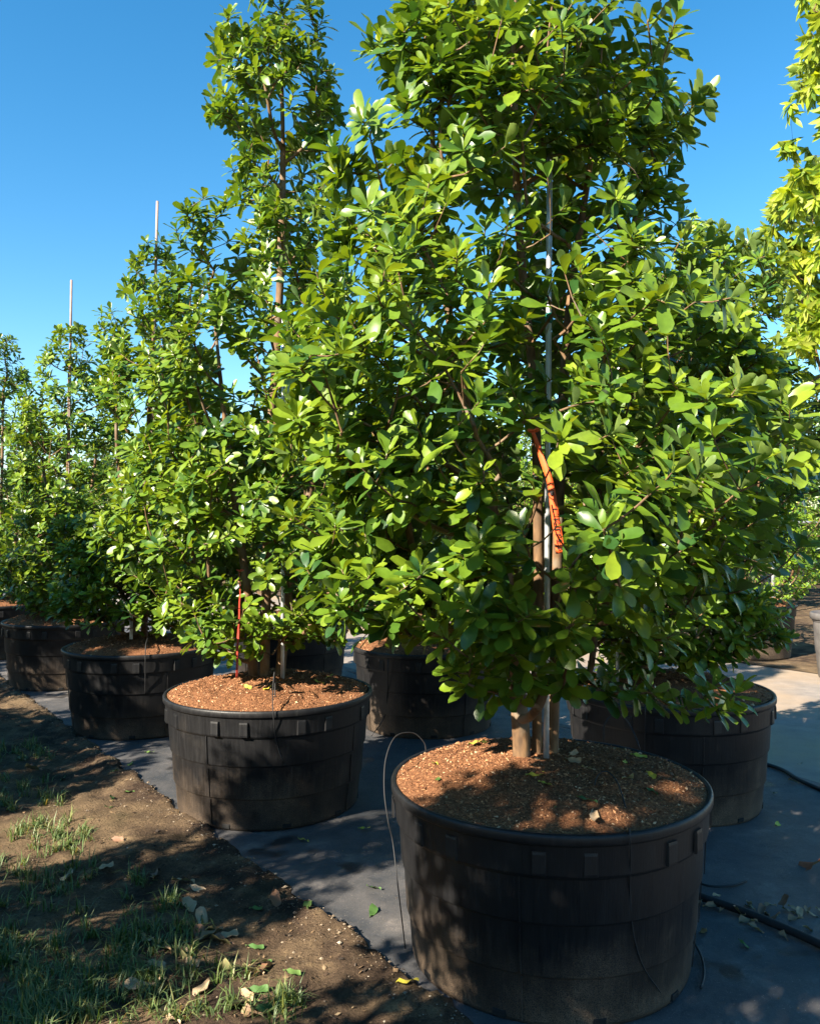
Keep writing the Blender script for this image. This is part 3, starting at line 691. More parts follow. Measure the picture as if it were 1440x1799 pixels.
# --- shrubs across the road
SH = None
for k, sd in ((9, 201), (10, 211)):
    rg = np.random.default_rng(sd); b = (POT[k][0], POT[k][1], 0)
    prk = [(0.75, -0.7, 0.7), (1.0, -1.0, 1.0), (1.9, -1.1, 1.1), (2.6, -0.85, 0.85), (3.0, -0.3, 0.3)]
    tk = crown_tips(rg, 900, prk, 1, 1, None, 0.6, 0.08, 1.0, sd, -1.2)
    s = make_tree('clipped_shrub', b, ('dense bright green shrub beside the tall narrow grey pot' if k == 9 else 'dense clipped bright green shrub in a pot across the road'), 'shrub', 'shrubs across the road', [[(0, 0, .64), (0, 0, 1.4), (0.02, 0, 2.6)], [(0.08, 0, .64), (0.2, 0.1, 1.3), (0.4, .2, 2.2)]], tk, sd,
              leaf_len=(0.05, 0.08), per=(10, 14), hi=False, pal=TINTS * np.array([1.15, 1.2, 1.1]), tint_p=2.4, nparts=60, matname='leaf', twig_leaves=2)
    if k == 10: SH = s
# --- pale weeping trees
rg = np.random.default_rng(301); ZY = 11.2; XY = (1500 - 720) / F * ZY
prY = px_prof([(-120, 1450, 1550), (0, 1410, 1600), (60, 1392, 1620), (130, 1430, 1620), (200, 1372, 1640), (270, 1420, 1640), (340, 1345, 1650), (440, 1335, 1650), (500, 1380, 1650), (560, 1365, 1650), (620, 1365, 1640), (660, 1420, 1620)], 1500, ZY)
tY = crown_tips(rg, 560, prY, 0.9, 0.9, None, 0.3, 0.12, 0.6, 305, -0.2)
make_tree('weeping_tree', (XY, ZY, 0), 'yellow-green tree with drooping narrow leaves and pale twigs beyond the road', 'tree', 'pale trees beyond the road',
          [[(0, 0, 0), (0.02, 0, 2), (-0.05, 0, 4), (0.0, 0, 6), (0, 0, 8.3)], [(0.0, 0.0, 1.5), (-0.3, 0, 3.2), (-0.7, 0.1, 5.0)]], tY, 303, leaf_len=(0.17, 0.26), per=(11, 15), kind='la', hi=False, pal=TINTS_Y, tint_p=3.0,
          matname='leaf_yellow', droop=True, nparts=200, twig_leaves=6)
rg = np.random.default_rng(311); ZY2 = 16.0; XY2 = (1225 - 720) / F * ZY2
prY2 = px_prof([(362, 1215, 1255), (400, 1195, 1268), (450, 1180, 1270), (560, 1150, 1300), (700, 1140, 1310)], 1225, ZY2)
tY2 = crown_tips(rg, 240, prY2, 0.9, 0.9, None, 0.3, 0.12, 0.6, 315, -0.4)
make_tree('weeping_tree', (XY2, ZY2, 0), 'pale green drooping tree top showing above the tree by the road', 'tree', 'pale trees beyond the road',
          [[(0, 0, 0), (0.02, 0, 2), (-0.05, 0, 4), (0.0, 0, 6.8)]], tY2, 313, leaf_len=(0.14, 0.21), per=(10, 14), kind='la', hi=False, pal=TINTS_Y, tint_p=1.6, matname='leaf_yellow', droop=True, nparts=40, twig_leaves=6)
# --- dark tree at the right edge
rg = np.random.default_rng(321); ZD = 13.5; XD = (1470 - 720) / F * ZD
prD = px_prof([(660, 1450, 1500), (690, 1400, 1540), (740, 1385, 1560), (800, 1400, 1560), (860, 1420, 1540)], 1470, ZD)
tD = crown_tips(rg, 190, prD, 0.9, 0.9, None, 0.3, 0.12, 0.8, 325, -0.6)
make_tree('dark_tree', (XD, ZD, 0), 'dark blue-green large leaved tree at the right behind the bright shrubs', 'tree', None,
          [[(0, 0, 0), (0.02, 0, 1.5), (-0.05, 0, 2.6), (0, 0, 3.8)]], tD, 323, leaf_len=(0.13, 0.19), hi=False, pal=TINTS * np.array([0.55, 0.6, 1.0]), tint_p=1.2, nparts=60)
# --- far trees: two built, the rest copied
FAR = []
for q, sd in enumerate((401, 411)):
    rg = np.random.default_rng(sd); prk = [(0.1, -1.5, 1.5), (1.0, -2.0, 2.0), (1.8, -2.1, 2.1), (3.2, -1.8, 1.8), (4.2, -1.1, 1.1), (4.8, -0.3, 0.3)]
    tk = crown_tips(rg, 420, prk, 1, 1, None, 0.5, 0.15, 0.5, sd, -1.0); x, y = ((-13.5, 27), (-4.6, 26))[q]
    FAR.append(make_tree('distant_tree', (x, y, 0), 'far bushy tree low on the skyline behind the potted rows', 'tree', 'distant trees', [[(0, 0, 0), (0, 0, 2), (0.1, 0, 4.2)], [(0.1, 0, 0), (0.5, .2, 1.8), (0.9, .3, 3.2)]], tk, sd,
               leaf_len=(0.18, 0.28), per=(9, 12), hi=False, tint_p=2.0, nparts=0))
finish_trees()
for q, (x, y, rz, s) in enumerate([(-17.5, 30, 1, 1.1), (-9.4, 26.5, 2, 0.95), (-0.5, 28, 2.5, 1.05), (3.6, 27, 0.7, 1.0), (8.2, 25, 1.3, 1.0), (12.5, 24, 3, 1.15), (-11.4, 28, 4.4, 1.0), (-7.0, 28, 5.1, 0.9), (-2.6, 27.5, 0.2, 1.0), (1.6, 29, 3.6, 1.0), (-15.6, 27.5, 3.3, 0.95), (6.0, 28, 4.0, 1.05), (-20, 27, 0.6, 1.1), (0.4, 20, 1.0, 1.12), (3.4, 19, 2.2, 1.2), (-2.6, 22, 3.4, 1.1), (6.6, 18, 0.3, 1.1), (5.0, 21.5, 5.0, 1.25)]):
    c = copy_tree(FAR[q % 2]); c.location = (x, y, 0); c.rotation_euler = (0, 0, rz); c.scale = (s, s, s)
for k, rz in ((11, 1.0), (12, 2.2), (13, 3.1), (14, 4.4), (15, 5.3)):
    c = copy_tree(SH, skip=('leaf',)); c.location = (POT[k][0], POT[k][1], 0); c.rotation_euler = (0, 0, rz)

# --- the row across the dirt path (behind the photographer's shoulder): it throws the dappled shade
trees = {k: d['t'] for k, d in zip((1, 2, 3, 4, 5, 6), ALL_LEAVES[:6])}
ROW0 = [(-5.4, 6, 2.2, 1.0, 4.0), (-3.75, 1, 1.2, 0.9, 4.0), (-1.0, 1, 4.0, 0.93, 4.0), (1.05, 1, 2.0, 0.78, 4.1), (2.9, 6, 1.5, 0.62, 3.7), (4.2, 1, 3.9, 1.0, 4.0), (6.5, 3, 0.4, 1.08, 4.0), (8.8, 6, 0.9, 0.9, 4.0), (11.2, 1, 5.0, 1.0, 4.0),
        (-4.3, 3, 1.0, 0.95, 6.0), (-1.9, 3, 2.0, 0.9, 6.0), (3.1, 3, 4.0, 0.9, 6.0), (5.3, 6, 5.0, 1.05, 6.0), (7.7, 1, 0.5, 0.95, 6.0)]
for k, src, rz, s, D0 in ROW0:
    x = POT[1][0] + N[0] * D0 + E[0] * k; y = POT[1][1] + N[1] * D0 + E[1] * k
    c = copy_tree(trees[src], skip=('leaf',)); c.location = (x, y, 0); c.rotation_euler = (0, 0, rz); c.scale = (s, s, s)
    c['label'] = 'glossy green tree in the pot row across the dirt path'; c['group'] = 'trees across the dirt path'
    make_pot(x, y, rz, 'black nursery pot in the row across the dirt path', False, False, 'pots across the dirt path')

# ------------------------------------------------------------------ stakes, ties, tape
def stake(px, ytop, pot, y_off, label, mt='metal', r=0.0115, px_bot=None, ties=()):
    Z = POT[pot][1] + y_off; x = (px - 720) / F * Z; xb = x if px_bot is None else (px_bot - 720) / F * Z; zt = HC + (924 - ytop) / F * Z
    t = tag(empty('support_stake', (xb, Z, 0.66)), label, 'stake', 'stakes')
    top = (x - xb, 0, zt - 0.66); V, T = tube([np.array([0, 0, -0.05]) + (np.array(top) - [0, 0, -0.05]) * f for f in np.linspace(0, 1, 9)], r, 12)
    link('pole', np_mesh('pole', V, T), t, M[mt])
    for yy in ties:
        z = HC + (924 - yy) / F * Z - 0.66; f = z / top[2]
        V, T = tube([(top[0] * f + 0.0008 * k, 0, z - 0.02 + 0.01 * k) for k in range(5)], [r + 0.002, r + 0.004, r + 0.003, r + 0.004, r + 0.002], 12)
        tie = link('tie', np_mesh('tie', V, T), t, M['tie'])
        V, T = tube(catmull([(top[0] * f, -r, z), (top[0] * f - 0.03, 0.02, z + 0.012), (top[0] * f - 0.055, 0.05, z + 0.006), (top[0] * f - 0.02, 0.07, z)], 6), 0.0035, 6)
        link('tie_loop', np_mesh('tie_loop', V, T), tie, M['tie'])
    return t
stake(967, 250, 1, -0.03, 'grey metal stake running up through the orange taped tree', 'metal', 0.0115, 957, (558, 838))
stake(497, 545, 2, -0.12, 'pale metal stake standing in the mud splashed pot', 'metal', 0.0115, 497, (575,))
stake(274, 350, 3, 0.0, 'pinkish stake rising bare above the third tree', 'pinkstake', 0.0115, 258, (752,))
stake(232, 1010, 3, -0.15, 'short grey stake at the left of the third pot', 'metal', 0.013)
stake(123, 490, 4, 0.0, 'pinkish stake rising bare above the narrow tip of the fourth tree', 'pinkstake', 0.0125, 119)
stake(1088, 600, 6, -0.1, 'thin grey stake in the pot beside the road', 'metal', 0.0105, 1082, (838,))

def tape(name, pts, w, label, mt, text=None):
    c = catmull(pts, 10); n = len(c); o = c[0].copy(); t = np.gradient(c, axis=0); t = unit(t)
    view = unit(c - np.array([0, 0, HC])); s = unit(np.cross(t, view)); 
    tw = np.linspace(-0.5, 0.12, n) * (1 if text else 3); nrm = unit(np.cross(s, t)); s = s * np.cos(tw)[:, None] + nrm * np.sin(tw)[:, None]; nrm = unit(np.cross(s, t))
    ww = w * (np.linspace(0.45, 1.0, n) if text else np.full(n, 1.0))
    V = []
    for k in range(n):
        for q in (-0.5, 0.0, 0.5): V.append(c[k] - o + s[k] * q * ww[k] + nrm[k] * 0.0025 * math.cos(q * 6 + k * 0.5))
    T = []
    for k in range(n - 1):
        for q in (0, 1): a = k * 3 + q; T.append((a, a + 1, a + 4, a + 3))
    me = np_mesh(name, np.array(V), np.array(T)); ob = link(name, me, None, M[mt]); ob.location = o
    so_ = ob.modifiers.new('thick', 'SOLIDIFY'); so_.thickness = 0.0006
    tag(ob, label, 'tape')
    # knot round the stem
    V, T = tube(catmull([(0, 0.0, 0.0), (0.012, -0.01, 0.006), (0.02, 0.012, 0.004), (0.0, 0.02, 0.0), (-0.014, 0.008, 0.004), (0, -0.004, 0.002)], 6), 0.005, 6)
    link('knot', np_mesh('knot', V, T), ob, M[mt])
    if text:
        cu = bpy.data.curves.new('lettering', 'FONT'); cu.body = text; cu.size = 1.0; cu.fill_mode = 'FRONT' if hasattr(cu, 'fill_mode') and cu.dimensions == '2D' else cu.fill_mode
        to = bpy.data.objects.new('lettering_source', cu); COL.objects.link(to); bpy.context.view_layer.update()
        dg = bpy.context.evaluated_depsgraph_get(); tm = bpy.data.meshes.new_from_object(to.evaluated_get(dg)); bpy.data.objects.remove(to)
        co = np.zeros(len(tm.vertices) * 3); tm.vertices.foreach_get('co', co); co = co.reshape(-1, 3)
        arc = np.concatenate([[0], np.cumsum(np.linalg.norm(np.diff(c, axis=0), axis=1))]); L = arc[-1]
        x0, x1 = co[:, 0].min(), co[:, 0].max(); y0, y1 = co[:, 1].min(), co[:, 1].max()
        u = L * 0.62 + (co[:, 0] - x0) / (x1 - x0) * L * 0.36; v = -((co[:, 1] - y0) / (y1 - y0) - 0.5) * 0.62
        def at(u, v):
            ci = np.stack([np.interp(u, arc, c[:, k]) for k in range(3)], -1); si = np.stack([np.interp(u, arc, s[:, k]) for k in range(3)], -1); ni = np.stack([np.interp(u, arc, nrm[:, k]) for k in range(3)], -1)
            wi = np.interp(u, arc, ww); vd = unit(np.array([0, 0, HC]) - ci); sg = np.sign((ni * vd).sum(-1))[:, None]
            return ci - o + si * (v * wi)[:, None] + ni * sg * 0.0045
        sgn = 1.0 if s[:, 0].mean() < 0 else -1.0
        tm.vertices.foreach_set('co', at(u, -v * sgn).astype(np.float32).ravel()); tm.update()
        link('lettering', tm, ob, M['ink'])
        q = at(np.array([L * .50, L * .50, L * .535, L * .535]), np.array([-.3, .3, .3, -.3])); link('printed_mark', np_mesh('printed_mark', q, np.array([[0, 1, 2, 3]])), ob, M['ink'])
    return ob
tape('marker_tape', [P(936, 757, 2.9), P(950, 800, 2.89), P(966, 848, 2.88), P(974, 900, 2.88), P(984, 972, 2.885)], 0.032, 'orange marker tape printed KILLER hanging by the metal stake', 'orange', 'T. KILLER')
tape('marker_tape', [P(421, 1003, 4.62), P(422, 1050, 4.62), P(420, 1100, 4.62), P(418, 1150, 4.61), P(417, 1190, 4.6)], 0.013, 'thin red marker tape hanging above the mud splashed pot', 'red')

# ------------------------------------------------------------------ irrigation tubes
def irr(name, pts, r, label, cat='tube', n=8, sides=8, group='irrigation tubes'):
    c = catmull(pts, n); o = c[0].copy(); V, T = tube(c - o, r, sides); ob = link(name, np_mesh(name, V, T), None, M['tube']); ob.location = o
    return tag(ob, label, cat, group)
def PW(px, py, pot, gap=0.006):
    cx, cy = POT[pot]; k = (px - 720) / F; z = 0.6
    for _ in range(6):
        r = (0.629 if z > 0.615 else 0.615 if z > 0.52 else 0.537 + 0.103 * z) + gap; a, b, c = k * k + 1, -2 * (k * cx + cy), cx * cx + cy * cy - r * r
        Z = (-b - math.sqrt(max(b * b - 4 * a * c, 0))) / (2 * a); z = HC - (py - 924) / F * Z
    return P(px, py, Z)
def soilz(pot, x, y, rz=0): return 0.006 + soil_hi[2](np.array(x), np.array(y))
irr('drip_tube', [P(748, 1318, 3.42), P(744, 1302, 3.42), P(725, 1286, 3.40), P(695, 1292, 3.34), P(678, 1330, 3.27), P(675, 1385, 3.20), P(682, 1440, 3.16), P(690, 1476, 3.16), P(700, 1560, 3.1), G(712, 1660, 0.012)], 0.0024, 'thin black drip tube looping over the left rim of the orange taped tree pot')
irr('drip_tube', [P(1043, 1402, 2.98), P(1043, 1372, 2.99), P(1052, 1356, 3.0), P(1066, 1354, 3.0), P(1082, 1372, 2.95), P(1094, 1408, 2.86), P(1102, 1446, 2.78), PW(1103, 1462, 1), PW(1105, 1500, 1), PW(1103, 1560, 1), PW(1108, 1630, 1), PW(1125, 1690, 1), PW(1155, 1735, 1)], 0.0024, 'thin black drip tube arching down the front of the orange taped tree pot')
irr('drip_tube', [P(484, 1225, 4.62), P(484, 1196, 4.65), P(483, 1180, 4.62), P(481, 1200, 4.58), P(480, 1230, 4.47), PW(481, 1250, 2), PW(486, 1300, 2), PW(499, 1338, 2)], 0.003, 'thin black drip tube over the front rim of the mud splashed pot')
irr('drip_tube', [P(1058, 1300, 4.45), P(1059, 1275, 4.45), P(1070, 1258, 4.45), P(1090, 1256, 4.42), P(1108, 1280, 4.4), P(1122, 1320, 4.3), G(1134, 1395, 0.012)], 0.004, 'black drip tube arching in front of the pot beside the road')
irr('drip_tube', [P(1132, 1226, 4.75), PW(1131, 1240, 6), PW(1130, 1300, 6), PW(1129, 1340, 6), PW(1129, 1400, 6)], 0.0035, 'black drip tube hanging straight down the pot beside the road')
irr('drip_tube', [P(262, 1118, 6.6), P(258, 1130, 6.4), PW(257, 1150, 3), PW(257, 1180, 3), PW(257, 1218, 3)], 0.0035, 'thin drip tube hanging over the rim of the third pot')
irr('drip_tube', [P(685, 1138, 6.9), PW(682, 1160, 7), PW(680, 1220, 7), PW(674, 1260, 7), G(652, 1292, 0.02)], 0.004, 'black drip tube down the side of the second pot beside the road')
irr('supply_hose', [G(1140, 1530, 0.03), G(1215, 1566, 0.026), G(1290, 1592, 0.026), G(1370, 1624, 0.026), G(1450, 1660, 0.026), G(1600, 1730, 0.026), G(1900, 1850, 0.026)], 0.017, 'thick black supply hose lying across the weed cloth behind the near pot', 'hose', 10, 12, None)
irr('supply_hose', [G(1335, 1338, 0.02), G(1370, 1350, 0.02), G(1400, 1368, 0.02), G(1445, 1388, 0.02), G(1560, 1440, 0.02)], 0.013, 'black hose along the edge of the paved road', 'hose', 10, 10, None)
irr('tube_ring', [np.array([0.543 + 0.58 * math.cos(a), 3.29 + 0.60 * math.sin(a), 0.02]) for a in np.linspace(-0.55, 0.5, 9)], 0.005, 'thin black tube lying round the foot of the near pot')
irr('black_stick', [G(1218, 1545, 0.015), G(1245, 1552, 0.014), G(1280, 1551, 0.016), G(1306, 1543, 0.014)], 0.005, 'short black tube offcut on the cloth above the thick hose')

# narrow grey pot and rail at the right edge
t = tag(empty('narrow_pot', ((1476 - 720) / F * 9.1, 9.1, 0.0)), 'tall narrow grey plastic pot standing across the paved road', 'pot')
V, Q = lathe([(0, 0.01), (0.225, 0.01), (0.23, 0.0), (0.237, 0.01), (0.262, 0.28), (0.268, 0.30), (0.285, 0.60), (0.287, 0.62), (0.305, 0.64), (0.318, 0.645), (0.32, 0.70), (0.31, 0.715), (0.30, 0.71), (0.295, 0.62)], 64)
pb = link('pot_body', np_mesh('pot_body', V, Q), t, M['greypot'])
V, Q = lathe([(0.0, 0.67), (0.15, 0.665), (0.294, 0.65)], 48); link('soil', np_mesh('soil', V, Q), t, M['soil'])
t = tag(empty('rail_fence', (4.6, 15.5, 0.0)), 'pale metal rail fence in front of the bright shrubs', 'fence')
for x in (0, 2.2, 4.4):
    V, T = tube([(x, 0, 0), (x, 0, 0.9), (x, 0, 1.76)], 0.03, 10); link('post', np_mesh('post', V, T), t, M['metal'])
V, T = tube([(-0.2, -0.05, 1.74), (2, -0.05, 1.74), (4.6, -0.05, 1.74)], 0.028, 10); link('rail', np_mesh('rail', V, T), t, M['metal'])

# ------------------------------------------------------------------ grass, pebbles, litter
def ground_z(x, y):
    p = perp(x, y)
    return np.where(p > -0.02, dirt_h(p, x, y), 0.008)
rg = np.random.default_rng(77)
tufts = []
for (x, y, s, n) in [(20, 1330, 0.34, 420), (5, 1390, 0.25, 260), (60, 1410, 0.2, 130), (50, 1460, 0.16, 90), (60, 1520, 0.2, 160), (20, 1560, 0.16, 90), (110, 1490, 0.22, 180), (150, 1475, 0.12, 60), (120, 1545, 0.15, 90), (20, 1480, 0.2, 150), (60, 1580, 0.12, 60),
                     (240, 1545, 0.09, 70), (300, 1585, 0.10, 90), (270, 1640, 0.14, 150), (210, 1650, 0.12, 90), (330, 1640, 0.12, 110), (160, 1640, 0.08, 50), (220, 1700, 0.13, 130), (130, 1720, 0.14, 120), (280, 1710, 0.12, 90), (350, 1690, 0.08, 50), (400, 1720, 0.09, 70),
                     (20, 1720, 0.22, 520), (60, 1760, 0.16, 260), (10, 1660, 0.16, 260), (40, 1795, 0.2, 400), (210, 1770, 0.13, 160), (320, 1760, 0.10, 80), (500, 1775, 0.08, 150), (440, 1760, 0.08, 40), (370, 1780, 0.09, 60), (150, 1790, 0.12, 80), (245, 1740, 0.09, 70), (140, 1600, 0.05, 20), (100, 1660, 0.06, 25)]:
    g = G(x, y); tufts.append((g[0], g[1], s, n))
for k in range(80):
    p, q = rg.uniform(1.2, 3.4), rg.uniform(-5, 10); tufts.append((E0[0] + p * N[0] + q * E[0], E0[1] + p * N[1] + q * E[1], rg.uniform(.1, .3), int(rg.uniform(60, 260))))
gx, gy = [], []
for (x, y, s, n) in tufts:
    m = max(2, n // 14); cx, cy = rg.normal(x, s * 0.55, m), rg.normal(y, s * 0.55, m); kk = rg.integers(0, m, int(n * 1.3))
    gx.append(cx[kk] + rg.normal(0, 0.016, len(kk))); gy.append(cy[kk] + rg.normal(0, 0.016, len(kk)))
gx, gy = np.concatenate(gx), np.concatenate(gy); n = len(gx); base = np.stack([gx, gy, ground_z(gx, gy) - 0.004], -1)
L = rg.uniform(0.03, 0.12, n); yaw = rg.random(n) * 6.283; lean = np.abs(rg.normal(0.85, 0.4, n)); d = np.stack([np.cos(yaw), np.sin(yaw), 0 * yaw], -1); s_ = np.stack([-np.sin(yaw), np.cos(yaw), 0 * yaw], -1)
w = rg.uniform(0.0014, 0.0032, n); up = np.array([0, 0, 1.0])
mid = base + L[:, None] * (0.5 * np.cos(lean * 0.5)[:, None] * up + 0.5 * np.sin(lean * 0.5)[:, None] * d); tip = mid + L[:, None] * 0.5 * (np.cos(lean * 1.6)[:, None] * up + np.sin(lean * 1.6)[:, None] * d)
V = np.stack([base - s_ * w[:, None], base + s_ * w[:, None], mid - s_ * w[:, None] * 0.9, mid + s_ * w[:, None] * 0.9, tip], 1).reshape(-1, 3)
T = (np.arange(n)[:, None, None] * 5 + np.array([[0, 1, 3], [0, 3, 2], [2, 3, 4]])[None]).reshape(-1, 3)
gp = np.array([[0.05, 0.10, 0.018], [0.085, 0.14, 0.022], [0.15, 0.17, 0.035], [0.30, 0.23, 0.085], [0.038, 0.08, 0.022]]); col = np.repeat(gp[rg.choice(5, n, p=[.3, .27, .15, .13, .15])], 5, 0)
tag(link('grass', np_mesh('grass', V, T, True, col), None, M['grass']), 'patchy short grass growing on the bare dirt path', 'grass', None, 'stuff')

# pebbles and grit
n = 5200; p = np.concatenate([np.abs(rg.normal(0.03, 0.10, 2300)), rg.uniform(0, 1.6, 1900), rg.uniform(-3.4, 0, 1000)]); q = np.concatenate([rg.uniform(-3, 8, 2300), rg.uniform(-3, 7, 1900), rg.uniform(-4, 7, 1000)])
x = E0[0] + p * N[0] + q * E[0]; y = E0[1] + p * N[1] + q * E[1]; r = rg.gamma(2.0, 0.0014, n).clip(0.0015, 0.012); r[-1000:] *= 0.55
c = np.stack([x, y, ground_z(x, y) + r * 0.35], -1)
oct_ = np.array([[1, 0, 0], [-1, 0, 0], [0, 1, 0], [0, -1, 0], [0, 0, 0.7], [0, 0, -0.7]], float)
V = c[:, None] + oct_[None] * r[:, None, None] * rg.uniform(0.6, 1.4, (n, 6, 1)); T = np.array([[0, 2, 4], [2, 1, 4], [1, 3, 4], [3, 0, 4], [2, 0, 5], [1, 2, 5], [3, 1, 5], [0, 3, 5]])
pp = np.array([[0.22, 0.17, 0.12], [0.14, 0.11, 0.08], [0.34, 0.28, 0.21], [0.08, 0.06, 0.045]]); col = np.repeat(pp[rg.choice(4, n, p=[.35, .3, .15, .2])], 6, 0)
tag(link('gravel', np_mesh('gravel', V.reshape(-1, 3), (np.arange(n)[:, None, None] * 6 + T[None]).reshape(-1, 3), False, col), None, M['chip']), 'fine pale grit and pebbles scattered along the cloth edge', 'gravel', None, 'stuff')

# crumbled leaf and bark flakes on the dirt
n = 7000; p = np.abs(rg.normal(0.5, 0.55, n)); q = rg.uniform(-3.2, 7, n); x = E0[0] + p * N[0] + q * E[0]; y = E0[1] + p * N[1] + q * E[1]
L = rg.gamma(2.5, 0.0022, n).clip(0.0025, 0.015); W = L * rg.uniform(0.3, 0.8, n); yaw = rg.random(n) * 6.283; d = np.stack([np.cos(yaw), np.sin(yaw), rg.normal(0, 0.25, n)], -1); s_ = np.stack([-np.sin(yaw), np.cos(yaw), rg.normal(0, 0.25, n)], -1)
c = np.stack([x, y, ground_z(x, y) + 0.004], -1)
V = np.stack([c - d * L[:, None], c + s_ * W[:, None], c + d * L[:, None], c - s_ * W[:, None], c + np.array([0, 0, 0.002])], 1).reshape(-1, 3)
T = (np.arange(n)[:, None, None] * 5 + np.array([[0, 1, 4], [1, 2, 4], [2, 3, 4], [3, 0, 4]])[None]).reshape(-1, 3)
pp = np.array([[0.05, 0.032, 0.02], [0.11, 0.07, 0.04], [0.17, 0.11, 0.06], [0.035, 0.026, 0.02], [0.20, 0.145, 0.085]]); col = np.repeat(pp[rg.choice(5, n, p=[.3, .25, .2, .15, .1])], 5, 0)
tag(link('leaf_crumbs', np_mesh('leaf_crumbs', V, T, False, col), None, M['chip']), 'crumbled brown leaf and bark bits strewn on the dirt', 'litter', None, 'stuff')

# fallen leaves: every one a thing
def litter_mesh(kind, seed):
    r = np.random.default_rng(seed); pal = {'dry': [(0.36, 0.24, 0.13), (0.28, 0.17, 0.09), (0.42, 0.30, 0.18), (0.19, 0.10, 0.055)], 'green': [(0.05, 0.115, 0.022), (0.085, 0.15, 0.03)], 'yellow': [(0.44, 0.36, 0.035), (0.40, 0.40, 0.05)], 'rust': [(0.34, 0.11, 0.05)]}[kind]
    V, T = leaf_template(r.uniform(-0.15, 0.2), r.uniform(0.1, 0.6) * (1.6 if kind in ('dry', 'rust') else 0.6), True, r.uniform(0.34, 0.5), False, r.uniform(-0.8, 0.8), 0.8)
    V[:, 1] -= 0.5; V[:, 2] -= V[:, 2].min()
    me = np_mesh('fallen_leaf', V, T, True, np.repeat(np.array(pal[seed % len(pal)])[None], len(V), 0)); me.materials.append(M['litter']); return me
LM = {k: [litter_mesh(k, s) for s in range(8)] for k in ('dry', 'green', 'yellow', 'rust')}
def litter(pt, kind, size, label, group, rz=None, tilt=0.12):
    o = bpy.data.objects.new('fallen_leaf', LM[kind][rg.integers(0, 8)]); COL.objects.link(o); o.location = (pt[0], pt[1], pt[2] + 0.0035); o.scale = (size,) * 3
    o.rotation_euler = (rg.normal(0, tilt), rg.normal(0, tilt), rg.random() * 6.28 if rz is None else rz); return tag(o, label, 'leaf', group)
def on_ground(px, py):
    g = G(px, py); g[2] = float(ground_z(np.array(g[0]), np.array(g[1]))); g = G(px, py, g[2]); return g
for (x, y) in [(335, 1545), (345, 1560), (280, 1535), (330, 1590), (365, 1615), (370, 1640), (385, 1655), (300, 1665), (315, 1672), (350, 1640), (260, 1650), (290, 1715), (300, 1740), (310, 1735), (330, 1680), (430, 1745), (420, 1760), (440, 1700), (465, 1705), (490, 1580), (255, 1700), (230, 1690), (190, 1525), (210, 1480), (350, 1650), (400, 1640), (375, 1630), (270, 1690), (240, 1720), (280, 1770), (310, 1790), (455, 1775), (120, 1535), (60, 1350), (35, 1335), (340, 1690), (120, 1750), (395, 1700), (360, 1735)]:
    litter(on_ground(x + rg.normal(0, 4), y + rg.normal(0, 3)), 'dry', rg.uniform(0.075, 0.125), 'dry tan leaf lying on the bare dirt among the grass', 'dry leaves on the dirt', tilt=0.3)
for (x, y) in [(115, 1367), (205, 1354), (200, 1402), (195, 1418), (450, 1660), (455, 1595), (460, 1690), (515, 1705), (542, 1590), (345, 1655), (230, 1390), (455, 1735), (465, 1770)]:
    litter(on_ground(x, y), 'green', rg.uniform(0.055, 0.085), 'fallen green leaf lying on the bare dirt', 'green leaves on the dirt')
for (x, y) in [(265, 1322), (233, 1342), (657, 1558), (655, 1600), (1295, 1375), (1300, 1655)]:
    litter(on_ground(x, y), 'green', rg.uniform(0.055, 0.085), 'fallen green leaf lying on the weed cloth', 'green leaves on the weed cloth')
for (x, y) in [(535, 1475), (715, 1720), (640, 1455), (1360, 1447)]:
    litter(on_ground(x, y), 'yellow', rg.uniform(0.06, 0.09), 'fallen yellow leaf lying on the weed cloth', 'yellow leaves on the weed cloth')
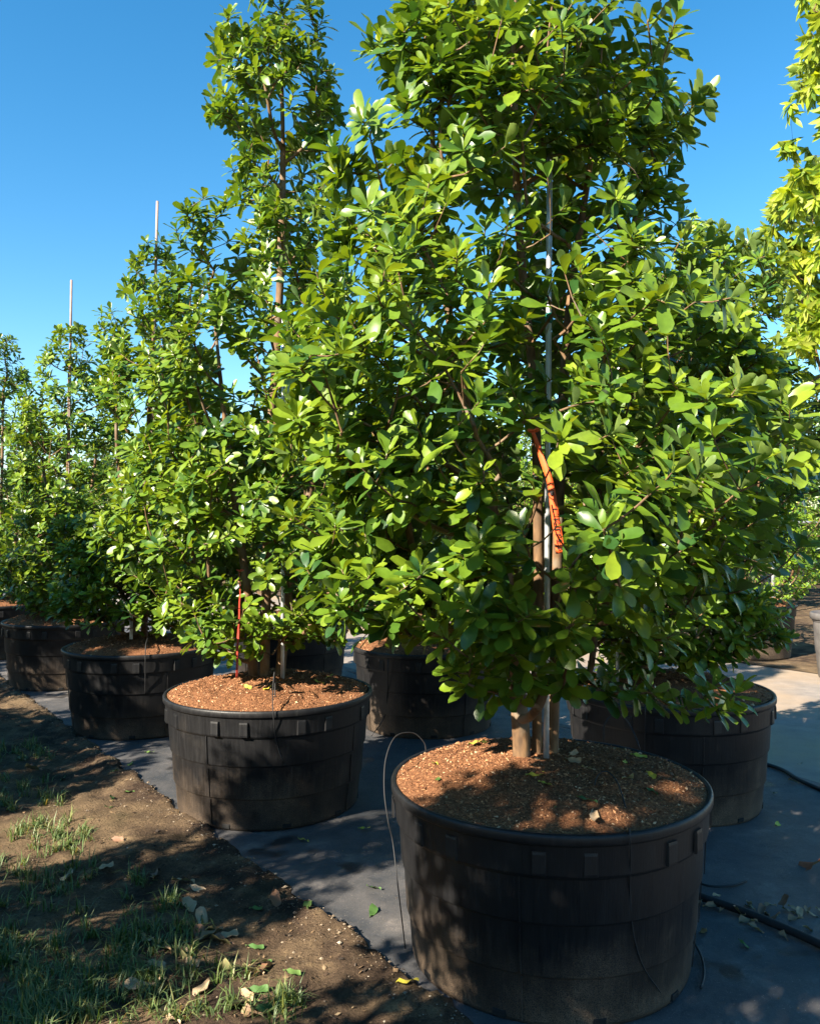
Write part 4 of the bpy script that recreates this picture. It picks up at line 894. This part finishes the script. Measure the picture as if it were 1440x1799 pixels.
for (x, y) in [(1225, 1580), (1240, 1590), (1258, 1590), (1250, 1572), (1310, 1585), (1320, 1592), (1330, 1600), (1340, 1603), (1345, 1590), (1300, 1605), (1310, 1618), (1318, 1625), (1375, 1588), (1390, 1592), (1400, 1600), (1410, 1598), (1420, 1605), (1395, 1610), (1410, 1630), (1365, 1640), (1230, 1638), (1285, 1600), (1350, 1612), (1430, 1600), (1380, 1600), (1322, 1606), (1400, 1345), (1388, 1372), (1360, 1395)]:
    litter(on_ground(x + rg.normal(0, 3), y + rg.normal(0, 2)), 'dry', rg.uniform(0.05, 0.085), 'dry pale leaf in the litter along the black hose', 'dry leaves along the hose', tilt=0.35)
o = litter(on_ground(1424, 1522), 'rust', 0.15, 'large curled rust-brown leaf lying alone on the weed cloth', None, 1.2, 0.3)
def on_soil(px, py, pot):
    z = 0.70; 
    for _ in range(8):
        g = G(px, py, z); z = 0.006 + float(soil_hi[2](*[np.array(v) for v in rot_local(g, pot)]))
    return G(px, py, z)
ROT = {1: 0.9, 2: 2.35}
def rot_local(g, pot):
    dx, dy = g[0] - POT[pot][0], g[1] - POT[pot][1]; a = -ROT[pot]; return dx * math.cos(a) - dy * math.sin(a), dx * math.sin(a) + dy * math.cos(a)
for (x, y, k, s) in [(940, 1362, 'yellow', .085), (957, 1378, 'yellow', .06), (1028, 1405, 'green', .075), (972, 1422, 'green', .07), (1143, 1390, 'green', .06), (1040, 1433, 'dry', .09), (1085, 1320, 'dry', .07), (1120, 1330, 'yellow', .07), (830, 1308, 'yellow', .07), (845, 1305, 'yellow', .06), (765, 1342, 'yellow', .05), (768, 1370, 'green', .04),
                     (1005, 1338, 'dry', .07), (1140, 1363, 'yellow', .05), (1095, 1340, 'yellow', .05), (1030, 1350, 'dry', .05), (1180, 1363, 'dry', .04), (1100, 1368, 'dry', .06), (1010, 1365, 'dry', .05), (1005, 1325, 'dry', .06)]:
    litter(on_soil(x, y, 1), k, s, {'yellow': 'yellow leaf lying on the mulch of the near pot', 'green': 'green leaf lying on the mulch of the near pot', 'dry': 'dry brown leaf lying on the mulch of the near pot'}[k], k + ' leaves on the near pot mulch')
for (x, y) in [(435, 1208), (471, 1210), (506, 1208), (560, 1200), (580, 1190)]:
    litter(on_soil(x, y, 2), 'yellow', 0.07, 'yellow leaf lying on the mulch of the mud splashed pot', 'yellow leaves on the muddy pot mulch')
